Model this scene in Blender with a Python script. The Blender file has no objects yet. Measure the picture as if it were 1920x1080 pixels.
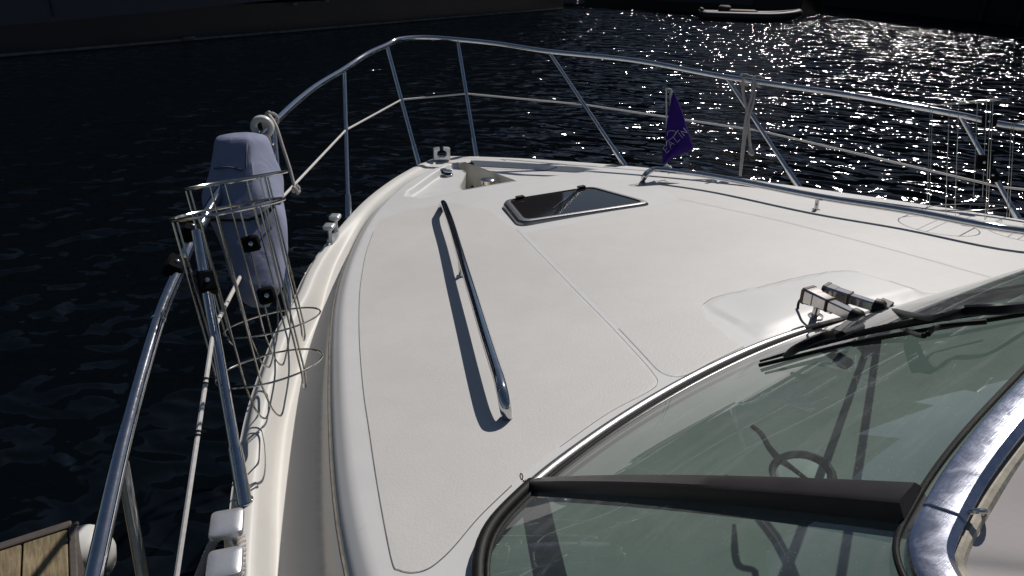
import bpy, math, random
import numpy as np
from mathutils import Vector, Matrix
random.seed(7)
rng = np.random.default_rng(5)
SC = bpy.context.scene

# ------------------------------------------------------------------ camera
# boat frame = world frame: x to starboard, y to the bow, z up, water at z = 0
CAM = np.array([-1.875, 0.0, 2.45])
YAW, PIT, ROLL, FPX = math.radians(32.5), math.radians(25), math.radians(1.21), 1307.0
def _rot():
    f = np.array([math.sin(YAW)*math.cos(PIT), math.cos(YAW)*math.cos(PIT), -math.sin(PIT)])
    r = np.array([math.cos(YAW), -math.sin(YAW), 0.0]); u = np.cross(r, f)
    c, s = math.cos(ROLL), math.sin(ROLL)
    return np.array([r*c+u*s, -r*s+u*c, f])
RM = _rot()
cd = bpy.data.cameras.new('camera'); co = bpy.data.objects.new('camera', cd); SC.collection.objects.link(co)
m = Matrix(((RM[0][0], RM[1][0], -RM[2][0], CAM[0]), (RM[0][1], RM[1][1], -RM[2][1], CAM[1]),
            (RM[0][2], RM[1][2], -RM[2][2], CAM[2]), (0, 0, 0, 1)))
co.matrix_world = m
cd.sensor_width = 36; cd.lens = FPX/1920*36; cd.clip_start = 0.02; cd.clip_end = 2000
SC.camera = co

# ------------------------------------------------------------------ light
SUN_AZ, SUN_EL = math.radians(62.5), math.radians(45)
w = bpy.data.worlds.new('World'); SC.world = w; w.use_nodes = True
sky = w.node_tree.nodes.new('ShaderNodeTexSky'); sky.sky_type = 'NISHITA'; sky.sun_disc = False
sky.sun_elevation = SUN_EL; sky.sun_rotation = SUN_AZ; sky.air_density = 1.0; sky.dust_density = 0.6; sky.ozone_density = 1.5
bg = w.node_tree.nodes['Background']; bg.inputs['Strength'].default_value = 0.05
w.node_tree.links.new(sky.outputs[0], bg.inputs[0])
sd = bpy.data.lights.new('sun', 'SUN'); sd.energy = 5.0; sd.angle = math.radians(0.5); sd.color = (1.0, 0.955, 0.90)
so = bpy.data.objects.new('sun', sd); SC.collection.objects.link(so)
sdir = Vector((math.sin(SUN_AZ)*math.cos(SUN_EL), math.cos(SUN_AZ)*math.cos(SUN_EL), math.sin(SUN_EL)))
so.rotation_euler = sdir.to_track_quat('Z', 'Y').to_euler(); so.location = (0, 0, 20)
SC.view_settings.view_transform = 'Standard'; SC.view_settings.look = 'None'
SC.view_settings.gamma = 1; SC.view_settings.exposure = -0.48
SC.render.engine = 'CYCLES'
SC.cycles.use_denoising = True; SC.cycles.use_adaptive_sampling = False
SC.cycles.max_bounces = 10; SC.cycles.transparent_max_bounces = 12; SC.cycles.glossy_bounces = 5
SC.cycles.sample_clamp_indirect = 6.0; SC.cycles.caustics_reflective = False; SC.cycles.caustics_refractive = False

# ------------------------------------------------------------------ measuring helpers (reading the photograph)
def ray(px, py): return RM[0]*(px-960)/FPX + RM[1]*(540-py)/FPX + RM[2]
def AZ(px, py, z): d = ray(px, py); return CAM + d*(z-CAM[2])/d[2]           # where that ray meets height z
def AD(px, py, dep): return CAM + ray(px, py)*dep                              # at a distance
def near(px, py, P):                                                           # point of the ray nearest to P
    d = ray(px, py); d = d/np.linalg.norm(d); return CAM + d*max(0.05, float((np.array(P)-CAM) @ d))
def ztop(x, y): return 1.405 + 0.075*np.maximum(0, 3.2-y) - 0.03*x*x          # crowned coachroof
def AT(px, py, dz=0.0):
    z = 1.45
    for _ in range(15):
        p = AZ(px, py, z); z = float(ztop(p[0], p[1])) + dz
    return AZ(px, py, z)
def mir(p): return np.array([-p[0], p[1], p[2]])

# ------------------------------------------------------------------ materials
def mat(name):
    m = bpy.data.materials.new(name); m.use_nodes = True
    nt = m.node_tree; return m, nt, nt.nodes['Principled BSDF']
def N(nt, t, **kw):
    n = nt.nodes.new(t)
    for k, v in kw.items():
        if k in n.inputs: n.inputs[k].default_value = v
        else: setattr(n, k, v)
    return n
def ramp(nt, fac, stops):
    r = nt.nodes.new('ShaderNodeValToRGB'); e = r.color_ramp.elements
    while len(e) < len(stops): e.new(0.5)
    for i, (p, c) in enumerate(stops):
        e[i].position = p; e[i].color = (*c, 1) if len(c) == 3 else c
    nt.links.new(fac, r.inputs[0]); return r
def simple(name, col, rough=0.5, metal=0.0, var=0.08, scale=20, bump=0.0, bscale=200, spec=0.5, coat=0.0, rvar=0.0):
    m, nt, b = mat(name)
    tc = N(nt, 'ShaderNodeTexCoord'); no = N(nt, 'ShaderNodeTexNoise', Scale=scale, Detail=6.0, Roughness=0.6)
    nt.links.new(tc.outputs['Object'], no.inputs['Vector'])
    lo = tuple(c*(1-var) for c in col); hi = tuple(min(1, c*(1+var)) for c in col)
    r = ramp(nt, no.outputs['Fac'], [(0.3, lo), (0.7, hi)])
    nt.links.new(r.outputs[0], b.inputs['Base Color'])
    b.inputs['Roughness'].default_value = rough; b.inputs['Metallic'].default_value = metal
    b.inputs['Specular IOR Level'].default_value = spec; b.inputs['Coat Weight'].default_value = coat
    if rvar:
        mr = N(nt, 'ShaderNodeMapRange'); mr.inputs['To Min'].default_value = max(0.02, rough-rvar); mr.inputs['To Max'].default_value = rough+rvar
        nt.links.new(no.outputs['Fac'], mr.inputs['Value']); nt.links.new(mr.outputs[0], b.inputs['Roughness'])
    if bump:
        n2 = N(nt, 'ShaderNodeTexNoise', Scale=bscale, Detail=4.0)
        nt.links.new(tc.outputs['Object'], n2.inputs['Vector'])
        bp = N(nt, 'ShaderNodeBump', Strength=bump, Distance=0.002)
        nt.links.new(n2.outputs['Fac'], bp.inputs['Height']); nt.links.new(bp.outputs[0], b.inputs['Normal'])
    return m
M = {}
M['chrome'] = simple('polished_steel', (0.62, 0.62, 0.63), 0.07, 1.0, 0.12, 60, 0.06, 90, rvar=0.03)
M['satin'] = simple('satin_aluminium', (0.33, 0.325, 0.32), 0.36, 1.0, 0.12, 120, 0.08, 600, rvar=0.08)
M['seamfold'] = simple('dark_canvas_seam_and_fold', (0.10, 0.10, 0.15), 0.9, 0, 0.1, 60)
M['castalu'] = simple('cast_aluminium', (0.72, 0.73, 0.74), 0.30, 0.75, 0.05, 200, 0.1, 900)
M['horn'] = simple('horn_chrome', (0.66, 0.62, 0.59), 0.16, 1.0, 0.1, 90)
M['wire'] = simple('stainless_wire', (0.58, 0.55, 0.50), 0.16, 1.0, 0.12, 150)
M['blackplastic'] = simple('black_plastic', (0.007, 0.007, 0.008), 0.5, 0, 0.3, 60, spec=0.25)
M['clamp'] = simple('matt_black_clamp_plastic', (0.006, 0.006, 0.007), 0.85, 0, 0.3, 60, spec=0.08)
M['rubber'] = simple('black_rubber', (0.010, 0.010, 0.010), 0.55, 0, 0.3, 60, 0.15, 500, spec=0.22)
M['mullion'] = simple('black_painted_frame', (0.030, 0.026, 0.027), 0.42, 0, 0.25, 14, 0.05, 300, spec=0.4)
M['gelcoat'] = simple('white_gelcoat', (0.70, 0.68, 0.63), 0.22, 0, 0.03, 3, 0, coat=0.3)
M['roofgel'] = simple('roof_gelcoat', (0.50, 0.465, 0.45), 0.65, 0, 0.04, 5, 0.05, 200, spec=0.25)
M['sealant'] = simple('aged_sealant', (0.50, 0.45, 0.36), 0.6, 0, 0.25, 60, 0.3, 120)
M['whiteplastic'] = simple('white_plastic', (0.62, 0.62, 0.60), 0.35, 0, 0.06, 30)
M['rope'] = simple('white_rope', (0.50, 0.46, 0.43), 0.9, 0, 0.2, 150, 0.5, 900, spec=0.1)
M['lifeline'] = simple('lifeline_cord', (0.62, 0.60, 0.58), 0.6, 0, 0.12, 100, 0.2, 900, spec=0.2)
M['groove'] = simple('panel_groove', (0.17, 0.155, 0.13), 0.8, 0, 0.35, 40)
M['flag'] = simple('purple_flag_cloth', (0.040, 0.014, 0.165), 0.85, 0, 0.12, 50, 0.3, 1200, spec=0.15)
M['flagtext'] = simple('white_print', (0.62, 0.58, 0.66), 0.8, 0, 0.05, 50)
M['hullblack'] = simple('black_hull_paint', (0.006, 0.006, 0.007), 0.55, 0, 0.4, 3, 0.1, 10)
M['hullnavy'] = simple('slate_navy_paint', (0.026, 0.033, 0.052), 0.6, 0, 0.1, 1.2)
M['bootstripe'] = simple('worn_white_waterline_paint', (0.17, 0.165, 0.15), 0.7, 0, 0.5, 2.5)
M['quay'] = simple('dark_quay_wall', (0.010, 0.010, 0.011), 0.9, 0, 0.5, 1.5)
M['barge'] = simple('grey_hull_paint', (0.045, 0.05, 0.06), 0.6, 0, 0.2, 1.5)
M['orange'] = simple('faded_orange_rubber', (0.07, 0.02, 0.012), 0.6, 0, 0.2, 6)
M['greyrubber'] = simple('grey_dinghy_rubber', (0.010, 0.010, 0.010), 0.55, 0, 0.2, 6)
M['dockedge'] = simple('dock_edge_strip', (0.085, 0.07, 0.062), 0.7, 0.1, 0.2, 20)
M['underside'] = simple('dark_cabin_trim', (0.03, 0.035, 0.033), 0.8, 0, 0.2, 10)
M['dash'] = simple('grey_dash_moulding', (0.30, 0.33, 0.32), 0.7, 0, 0.10, 4, 0.2, 90)
M['ringcentre'] = simple('pale_ring_centre', (0.65, 0.66, 0.65), 0.5, 0, 0.1, 40)
M['brownwood'] = simple('varnish_brown', (0.10, 0.06, 0.04), 0.6, 0, 0.2, 20)

def deck_material():
    m, nt, b = mat('deck_gelcoat_with_nonskid')
    L = nt.links.new
    tc = N(nt, 'ShaderNodeTexCoord'); P = tc.outputs['Object']
    at = N(nt, 'ShaderNodeAttribute', attribute_name='nonskid')
    sd_ = N(nt, 'ShaderNodeAttribute', attribute_name='cream')
    n1 = N(nt, 'ShaderNodeTexNoise', Scale=2.2, Detail=8.0, Roughness=0.62); L(P, n1.inputs['Vector'])
    base = ramp(nt, n1.outputs['Fac'], [(0.3, (0.60, 0.595, 0.59)), (0.7, (0.65, 0.645, 0.64))])
    skid = ramp(nt, n1.outputs['Fac'], [(0.3, (0.56, 0.545, 0.53)), (0.7, (0.62, 0.605, 0.59))])
    cream = ramp(nt, n1.outputs['Fac'], [(0.3, (0.64, 0.622, 0.585)), (0.7, (0.70, 0.682, 0.645))])
    mx = N(nt, 'ShaderNodeMix', data_type='RGBA'); L(at.outputs['Fac'], mx.inputs[0]); L(base.outputs[0], mx.inputs[6]); L(skid.outputs[0], mx.inputs[7])
    m2 = N(nt, 'ShaderNodeMix', data_type='RGBA'); L(sd_.outputs['Fac'], m2.inputs[0]); L(mx.outputs[2], m2.inputs[6]); L(cream.outputs[0], m2.inputs[7])
    # small dirt specks and scuffs
    n2 = N(nt, 'ShaderNodeTexNoise', Scale=28.0, Detail=5.0, Roughness=0.7); L(P, n2.inputs['Vector'])
    sp = ramp(nt, n2.outputs['Fac'], [(0.69, (1, 1, 1)), (0.78, (0.80, 0.77, 0.72))])
    m3 = N(nt, 'ShaderNodeMix', data_type='RGBA', blend_type='MULTIPLY'); m3.inputs[0].default_value = 0.7
    L(m2.outputs[2], m3.inputs[6]); L(sp.outputs[0], m3.inputs[7])
    ns_ = N(nt, 'ShaderNodeTexNoise', Scale=5.5, Detail=9.0, Roughness=0.72, Distortion=1.2); L(P, ns_.inputs['Vector'])
    st_ = ramp(nt, ns_.outputs['Fac'], [(0.36, (0.91, 0.905, 0.89)), (0.56, (1, 1, 1))])
    ms_ = N(nt, 'ShaderNodeMix', data_type='RGBA', blend_type='MULTIPLY'); ms_.inputs[0].default_value = 0.35; L(m3.outputs[2], ms_.inputs[6]); L(st_.outputs[0], ms_.inputs[7])
    mk = N(nt, 'ShaderNodeMapping'); mk.inputs['Rotation'].default_value = (0, 0, 1.1); mk.inputs['Scale'].default_value = (1, 7, 1); L(P, mk.inputs['Vector'])
    nk = N(nt, 'ShaderNodeTexNoise', Scale=13.0, Detail=5.0, Roughness=0.7); L(mk.outputs[0], nk.inputs['Vector'])
    kk = ramp(nt, nk.outputs['Fac'], [(0.68, (1, 1, 1)), (0.74, (0.84, 0.82, 0.79))])
    m3 = N(nt, 'ShaderNodeMix', data_type='RGBA', blend_type='MULTIPLY'); m3.inputs[0].default_value = 0.8; L(ms_.outputs[2], m3.inputs[6]); L(kk.outputs[0], m3.inputs[7])
    # grime line along the foot of the coachroof
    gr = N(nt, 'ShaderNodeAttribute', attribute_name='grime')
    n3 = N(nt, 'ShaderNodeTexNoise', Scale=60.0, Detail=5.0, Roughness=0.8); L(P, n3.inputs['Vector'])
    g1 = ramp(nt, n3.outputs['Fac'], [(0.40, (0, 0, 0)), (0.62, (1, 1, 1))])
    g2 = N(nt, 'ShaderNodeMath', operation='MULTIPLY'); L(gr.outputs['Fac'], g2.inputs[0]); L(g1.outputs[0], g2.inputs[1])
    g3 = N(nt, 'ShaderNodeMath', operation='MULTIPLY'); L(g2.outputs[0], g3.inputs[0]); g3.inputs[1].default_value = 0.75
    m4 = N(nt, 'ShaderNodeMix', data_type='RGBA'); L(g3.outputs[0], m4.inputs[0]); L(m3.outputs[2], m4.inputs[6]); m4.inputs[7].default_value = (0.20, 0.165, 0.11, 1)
    L(m4.outputs[2], b.inputs['Base Color'])
    rr = N(nt, 'ShaderNodeMapRange'); L(at.outputs['Fac'], rr.inputs['Value']); rr.inputs['To Min'].default_value = 0.46; rr.inputs['To Max'].default_value = 0.48
    L(rr.outputs[0], b.inputs['Roughness'])
    # leather-like non-skid grain
    mp = N(nt, 'ShaderNodeMapping'); L(P, mp.inputs['Vector']); mp.inputs['Rotation'].default_value = (0, 0, 0.6); mp.inputs['Scale'].default_value = (1, 2.2, 1)
    nz = N(nt, 'ShaderNodeTexNoise', Scale=55.0, Detail=6.0, Roughness=0.65, Distortion=1.6); L(mp.outputs[0], nz.inputs['Vector'])
    vo = N(nt, 'ShaderNodeTexNoise', Scale=190.0, Detail=3.0); L(P, vo.inputs['Vector'])
    ad = N(nt, 'ShaderNodeMath', operation='ADD'); L(nz.outputs['Fac'], ad.inputs[0]); L(vo.outputs['Fac'], ad.inputs[1])
    mu = N(nt, 'ShaderNodeMath', operation='MULTIPLY'); L(ad.outputs[0], mu.inputs[0]); L(at.outputs['Fac'], mu.inputs[1])
    bp = N(nt, 'ShaderNodeBump', Strength=0.32, Distance=0.0013); L(mu.outputs[0], bp.inputs['Height'])
    L(bp.outputs[0], b.inputs['Normal'])
    return m
M['deck'] = deck_material()

def glass_material(name, tint, refl_rough, ior, body=None, bodyfac=0.0):
    m = bpy.data.materials.new(name); m.use_nodes = True; nt = m.node_tree; nt.nodes.clear(); L = nt.links.new
    out = N(nt, 'ShaderNodeOutputMaterial'); tr = N(nt, 'ShaderNodeBsdfTransparent'); tr.inputs[0].default_value = (*tint, 1)
    gl = N(nt, 'ShaderNodeBsdfGlossy', Roughness=refl_rough); gl.inputs[0].default_value = (1, 1, 1, 1)
    fr = N(nt, 'ShaderNodeFresnel', IOR=ior); ge = N(nt, 'ShaderNodeNewGeometry'); io = N(nt, 'ShaderNodeMapRange'); io.inputs['To Min'].default_value = ior; io.inputs['To Max'].default_value = 1/ior
    L(ge.outputs['Backfacing'], io.inputs['Value']); L(io.outputs[0], fr.inputs['IOR'])   # same reflectance from both sides of the thin pane
    tc = N(nt, 'ShaderNodeTexCoord'); no = N(nt, 'ShaderNodeTexNoise', Scale=9.0, Detail=7.0, Roughness=0.75); L(tc.outputs['Object'], no.inputs['Vector'])
    a = tr.outputs[0]
    mp = N(nt, 'ShaderNodeMapping'); mp.inputs['Rotation'].default_value = (0, 0, .7); mp.inputs['Scale'].default_value = (1, 9, 3); L(tc.outputs['Object'], mp.inputs['Vector'])
    n2 = N(nt, 'ShaderNodeTexNoise', Scale=4.0, Detail=6.0, Roughness=0.65, Distortion=0.6); L(mp.outputs[0], n2.inputs['Vector'])
    st_ = ramp(nt, n2.outputs['Fac'], [(0.52, (0, 0, 0)), (0.80, (0.14, 0.14, 0.14))])
    n3 = N(nt, 'ShaderNodeTexVoronoi', Scale=120.0); L(tc.outputs['Object'], n3.inputs['Vector'])
    sp_ = ramp(nt, n3.outputs['Distance'], [(0.06, (0.30, 0.30, 0.30)), (0.13, (0, 0, 0))])
    if body:
        di = N(nt, 'ShaderNodeBsdfDiffuse'); di.inputs[0].default_value = (*body, 1)
        r = ramp(nt, no.outputs['Fac'], [(0.3, (bodyfac*0.6,)*3), (0.75, (bodyfac*1.35,)*3)])
        a1 = N(nt, 'ShaderNodeMath', operation='ADD'); L(r.outputs[0], a1.inputs[0]); L(st_.outputs[0], a1.inputs[1])
        a2 = N(nt, 'ShaderNodeMath', operation='ADD'); L(a1.outputs[0], a2.inputs[0]); L(sp_.outputs[0], a2.inputs[1])
        mx = N(nt, 'ShaderNodeMixShader'); L(a2.outputs[0], mx.inputs[0]); L(a, mx.inputs[1]); L(di.outputs[0], mx.inputs[2]); a = mx.outputs[0]
    m2 = N(nt, 'ShaderNodeMixShader'); L(fr.outputs[0], m2.inputs[0]); L(a, m2.inputs[1]); L(gl.outputs[0], m2.inputs[2])
    L(m2.outputs[0], out.inputs[0]); return m
M['glass'] = glass_material('veiled_green_windscreen_glass', (0.60, 0.69, 0.65), 0.012, 1.8, (0.52, 0.55, 0.545), 0.13)  # pale diffuse body imitates the deck's reflection; streaks and specks are smears and salt

def smoked():
    m, nt, b = mat('smoked_acrylic'); L = nt.links.new
    tc = N(nt, 'ShaderNodeTexCoord'); no = N(nt, 'ShaderNodeTexNoise', Scale=160.0, Detail=4.0, Roughness=0.8); L(tc.outputs['Object'], no.inputs['Vector'])
    r = ramp(nt, no.outputs['Fac'], [(0.35, (0.006, 0.006, 0.007)), (0.8, (0.035, 0.03, 0.028))]); L(r.outputs[0], b.inputs['Base Color'])
    b.inputs['Roughness'].default_value = 0.05
    return m
M['smoked'] = smoked()

def fabric():
    m, nt, b = mat('lavender_grey_canvas'); L = nt.links.new
    tc = N(nt, 'ShaderNodeTexCoord'); P = tc.outputs['Object']
    no = N(nt, 'ShaderNodeTexNoise', Scale=9.0, Detail=6.0); L(P, no.inputs['Vector'])
    r = ramp(nt, no.outputs['Fac'], [(0.3, (0.22, 0.24, 0.34)), (0.7, (0.27, 0.29, 0.40))]); L(r.outputs[0], b.inputs['Base Color'])
    b.inputs['Roughness'].default_value = 0.8; b.inputs['Specular IOR Level'].default_value = 0.2
    mp = N(nt, 'ShaderNodeMapping'); mp.inputs['Scale'].default_value = (1, 1, 0.45); mp.inputs['Rotation'].default_value = (0.3, 0.3, 0); L(P, mp.inputs['Vector'])
    wn = N(nt, 'ShaderNodeTexNoise', Scale=22.0, Detail=3.0, Distortion=1.2); L(mp.outputs[0], wn.inputs['Vector'])
    bp = N(nt, 'ShaderNodeBump', Strength=0.35, Distance=0.007); L(wn.outputs['Fac'], bp.inputs['Height'])
    wv = N(nt, 'ShaderNodeTexNoise', Scale=900.0, Detail=2.0); L(P, wv.inputs['Vector'])
    b2 = N(nt, 'ShaderNodeBump', Strength=0.3, Distance=0.0006); L(wv.outputs['Fac'], b2.inputs['Height']); L(bp.outputs[0], b2.inputs['Normal'])
    L(b2.outputs[0], b.inputs['Normal']); return m
M['canvas'] = fabric()

def plank_material():
    m, nt, b = mat('weathered_dock_planks'); L = nt.links.new
    tc = N(nt, 'ShaderNodeTexCoord'); P = tc.outputs['Object']
    mp = N(nt, 'ShaderNodeMapping'); mp.inputs['Scale'].default_value = (14, 1.2, 8); L(P, mp.inputs['Vector'])
    no = N(nt, 'ShaderNodeTexNoise', Scale=6.0, Detail=8.0, Roughness=0.7, Distortion=0.3); L(mp.outputs[0], no.inputs['Vector'])
    r = ramp(nt, no.outputs['Fac'], [(0.25, (0.06, 0.042, 0.022)), (0.5, (0.17, 0.135, 0.085)), (0.75, (0.27, 0.235, 0.17))])
    n2 = N(nt, 'ShaderNodeTexNoise', Scale=3.0, Detail=6.0, Roughness=0.7); L(P, n2.inputs['Vector'])
    r2 = ramp(nt, n2.outputs['Fac'], [(0.35, (0.55, 0.6, 0.45)), (0.65, (1.2, 1.15, 1.1))])
    mx = N(nt, 'ShaderNodeMix', data_type='RGBA', blend_type='MULTIPLY'); mx.inputs[0].default_value = 1; L(r.outputs[0], mx.inputs[6]); L(r2.outputs[0], mx.inputs[7])
    oi = N(nt, 'ShaderNodeObjectInfo'); r3 = ramp(nt, oi.outputs['Random'], [(0, (0.65, 0.6, 0.5)), (1, (1.25, 1.25, 1.2))])
    m2 = N(nt, 'ShaderNodeMix', data_type='RGBA', blend_type='MULTIPLY'); m2.inputs[0].default_value = 1; L(mx.outputs[2], m2.inputs[6]); L(r3.outputs[0], m2.inputs[7])
    L(m2.outputs[2], b.inputs['Base Color']); b.inputs['Roughness'].default_value = 0.85
    bp = N(nt, 'ShaderNodeBump', Strength=0.5, Distance=0.004); L(no.outputs['Fac'], bp.inputs['Height']); L(bp.outputs[0], b.inputs['Normal'])
    return m
M['plank'] = plank_material()

def scratched():
    m, nt, b = mat('scratched_bright_aluminium'); L = nt.links.new
    tc = N(nt, 'ShaderNodeTexCoord'); P = tc.outputs['Object']
    b.inputs['Metallic'].default_value = 1; b.inputs['Base Color'].default_value = (0.50, 0.515, 0.60, 1)
    no = N(nt, 'ShaderNodeTexNoise', Scale=35.0, Detail=8.0, Roughness=0.75, Distortion=0.8); L(P, no.inputs['Vector'])
    mr = N(nt, 'ShaderNodeMapRange'); mr.inputs['From Min'].default_value = 0.3; mr.inputs['From Max'].default_value = 0.7; mr.inputs['To Min'].default_value = 0.16; mr.inputs['To Max'].default_value = 0.36
    L(no.outputs['Fac'], mr.inputs['Value']); L(mr.outputs[0], b.inputs['Roughness'])
    w1 = N(nt, 'ShaderNodeMapping'); w1.inputs['Rotation'].default_value = (0.2, 0.3, 0.9); w1.inputs['Scale'].default_value = (1, 12, 1); L(P, w1.inputs['Vector'])
    n2 = N(nt, 'ShaderNodeTexNoise', Scale=70.0, Detail=4.0, Distortion=0.6); L(w1.outputs[0], n2.inputs['Vector'])
    n3 = N(nt, 'ShaderNodeTexNoise', Scale=18.0, Detail=4.0); L(P, n3.inputs['Vector'])
    bp = N(nt, 'ShaderNodeBump', Strength=0.25, Distance=0.0006); L(n2.outputs['Fac'], bp.inputs['Height'])
    b2 = N(nt, 'ShaderNodeBump', Strength=0.12, Distance=0.001); L(n3.outputs['Fac'], b2.inputs['Height']); L(bp.outputs[0], b2.inputs['Normal'])
    L(b2.outputs[0], b.inputs['Normal']); return m
M['scratched'] = scratched()

def water_material():
    m = bpy.data.materials.new('harbour_water'); m.use_nodes = True; nt = m.node_tree; nt.nodes.clear(); L = nt.links.new
    out = N(nt, 'ShaderNodeOutputMaterial'); di = N(nt, 'ShaderNodeBsdfDiffuse'); di.inputs[0].default_value = (0.0016, 0.0030, 0.0042, 1)
    gl = N(nt, 'ShaderNodeBsdfAnisotropic', distribution='BECKMANN'); gl.inputs['Roughness'].default_value = WROUGH; gl.inputs['Color'].default_value = (.9, .88, .92, 1)
    fr = N(nt, 'ShaderNodeFresnel', IOR=1.333); mx = N(nt, 'ShaderNodeMixShader')
    L(fr.outputs[0], mx.inputs[0]); L(di.outputs[0], mx.inputs[1]); L(gl.outputs[0], mx.inputs[2]); L(mx.outputs[0], out.inputs[0])
    tc = N(nt, 'ShaderNodeTexCoord'); P = tc.outputs['Object']
    def layer(scale, sx, rot, dist, det, rough=0.5):
        vr = N(nt, 'ShaderNodeVectorRotate', rotation_type='Z_AXIS'); vr.inputs['Angle'].default_value = rot; L(P, vr.inputs['Vector'])
        mp = N(nt, 'ShaderNodeMapping'); mp.inputs['Scale'].default_value = (sx, 1, 1); L(vr.outputs[0], mp.inputs['Vector'])
        no = N(nt, 'ShaderNodeTexNoise', Scale=scale, Detail=det, Roughness=rough, Distortion=0.3); L(mp.outputs[0], no.inputs['Vector'])
        mu = N(nt, 'ShaderNodeMath', operation='MULTIPLY'); L(no.outputs['Fac'], mu.inputs[0]); mu.inputs[1].default_value = dist; return mu
    # crests run roughly across the sun's direction
    ls = [layer(*w_) for w_ in WAVES]
    s_ = ls[0]
    for l_ in ls[1:]:
        q = N(nt, 'ShaderNodeMath', operation='ADD'); L(s_.outputs[0], q.inputs[0]); L(l_.outputs[0], q.inputs[1]); s_ = q
    bp = N(nt, 'ShaderNodeBump', Strength=1.0, Distance=1.0); L(s_.outputs[0], bp.inputs['Height'])
    L(bp.outputs[0], gl.inputs['Normal']); L(bp.outputs[0], fr.inputs['Normal'])
    return m
WROUGH = 0.12
RW = SUN_AZ
WAVES = [(0.35, 0.6, RW, 0.25, 1.0), (1.2, 0.62, RW+.25, 0.27, 1.0), (3.1, 0.66, RW-.2, 0.21, 1.0), (9.0, 0.7, RW, 0.020, 1.0)]
M['water'] = water_material()

# ------------------------------------------------------------------ mesh helpers
def unit(v): v = np.array(v, float); n = np.linalg.norm(v); return v/n if n > 1e-12 else v
class MB:
    def __init__(s): s.v = []; s.f = []; s.mi = []; s.c = 0
    def add(s, vs, fs, mi=0):
        o = len(s.v); s.v += [tuple(float(a) for a in v) for v in vs]; s.f += [tuple(i+o for i in f) for f in fs]; s.mi += [mi]*len(fs)
    def tube(s, path, r, seg=12, caps=True, mi=0, closed=False, flat=1.0, up=None):
        P = [np.array(p, float) for p in path]; n = len(P); R = r if isinstance(r, (list, tuple, np.ndarray)) else [r]*n
        T = []
        for i in range(n):
            if closed: t = P[(i+1) % n]-P[i-1]
            else: t = P[min(i+1, n-1)]-P[max(i-1, 0)]
            T.append(unit(t))
        u = np.cross(T[0], up if up is not None else ((0, 0, 1) if abs(T[0][2]) < 0.9 else (1, 0, 0))); u = unit(u)
        vs = []
        for i in range(n):
            u = unit(u - T[i]*(u @ T[i])); w_ = np.cross(T[i], u)
            for k in range(seg):
                a = 2*math.pi*k/seg; vs.append(P[i] + R[i]*(math.cos(a)*u + flat*math.sin(a)*w_))
        fs = []
        m_ = n if closed else n-1
        for i in range(m_):
            for k in range(seg):
                a = i*seg+k; b = i*seg+(k+1) % seg; c = ((i+1) % n)*seg+(k+1) % seg; d = ((i+1) % n)*seg+k
                fs.append((a, d, c, b))
        if caps and not closed:
            fs.append(tuple(range(seg))); fs.append(tuple((n-1)*seg+k for k in reversed(range(seg))))
        s.add(vs, fs, mi); return s
    def loft(s, rings, caps=True, closed=True, mi=0):
        n = len(rings); k = len(rings[0]); vs = [p for r in rings for p in r]; fs = []
        for i in range(n-1):
            for j in range(k if closed else k-1):
                fs.append((i*k+j, i*k+(j+1) % k, (i+1)*k+(j+1) % k, (i+1)*k+j))
        if caps: fs.append(tuple(reversed(range(k)))); fs.append(tuple((n-1)*k+j for j in range(k)))
        s.add(vs, fs, mi); return s
    def box(s, c, ax, h, mi=0, ch=0.0):
        c = np.array(c, float); A = [unit(a) for a in ax]
        if ch <= 0: ch = min(h)*0.12
        # chamfered box: eight corners x three vertices
        def ring(z, hx, hy, k):
            pts = [(hx-k, -hy), (hx, -hy+k), (hx, hy-k), (hx-k, hy), (-hx+k, hy), (-hx, hy-k), (-hx, -hy+k), (-hx+k, -hy)]
            return [c + A[0]*x + A[1]*y + A[2]*z for x, y in pts]
        hx, hy, hz = h
        s.loft([ring(-hz, hx-ch, hy-ch, ch*.6), ring(-hz+ch, hx, hy, ch), ring(hz-ch, hx, hy, ch), ring(hz, hx-ch, hy-ch, ch*.6)], mi=mi); return s
    def lathe(s, c, axis, prof, seg=24, mi=0, caps=True):
        c = np.array(c, float); ax = unit(axis); u = unit(np.cross(ax, (0, 0, 1) if abs(ax[2]) < .9 else (1, 0, 0))); w_ = np.cross(ax, u)
        rings = [[c + ax*h + r*(math.cos(2*math.pi*k/seg)*u + math.sin(2*math.pi*k/seg)*w_) for k in range(seg)] for h, r in prof]
        s.loft(rings, caps, mi=mi); return s
    def build(s, name, mats, parent=None, smooth=True, angle=35):
        me = bpy.data.meshes.new(name); me.from_pydata(s.v, [], s.f); me.update()
        for m_ in (mats if isinstance(mats, (list, tuple)) else [mats]): me.materials.append(m_)
        me.polygons.foreach_set('material_index', s.mi)
        import bmesh
        bm = bmesh.new(); bm.from_mesh(me); bmesh.ops.recalc_face_normals(bm, faces=bm.faces)
        if smooth:
            lim = math.radians(angle)
            for f in bm.faces: f.smooth = True
            for e in bm.edges:
                if len(e.link_faces) == 2 and e.calc_face_angle(0) > lim: e.smooth = False
        bm.to_mesh(me); bm.free()
        o = bpy.data.objects.new(name, me); SC.collection.objects.link(o)
        if parent is not None: o.parent = parent; o.matrix_parent_inverse = PINV.get(parent.name, Matrix()) 
        return o
PINV = {}
def thing(name, label, cat, loc, group=None):
    o = bpy.data.objects.new(name, None); SC.collection.objects.link(o); o.location = loc; o.empty_display_size = 0.1
    PINV[o.name] = Matrix.Translation(Vector(loc)).inverted()
    o['label'] = label; o['category'] = cat
    if group: o['group'] = group
    return o
def tag(o, label, cat, group=None):
    o['label'] = label; o['category'] = cat
    if group: o['group'] = group
    return o
def struct(o): o['kind'] = 'structure'; return o
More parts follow.
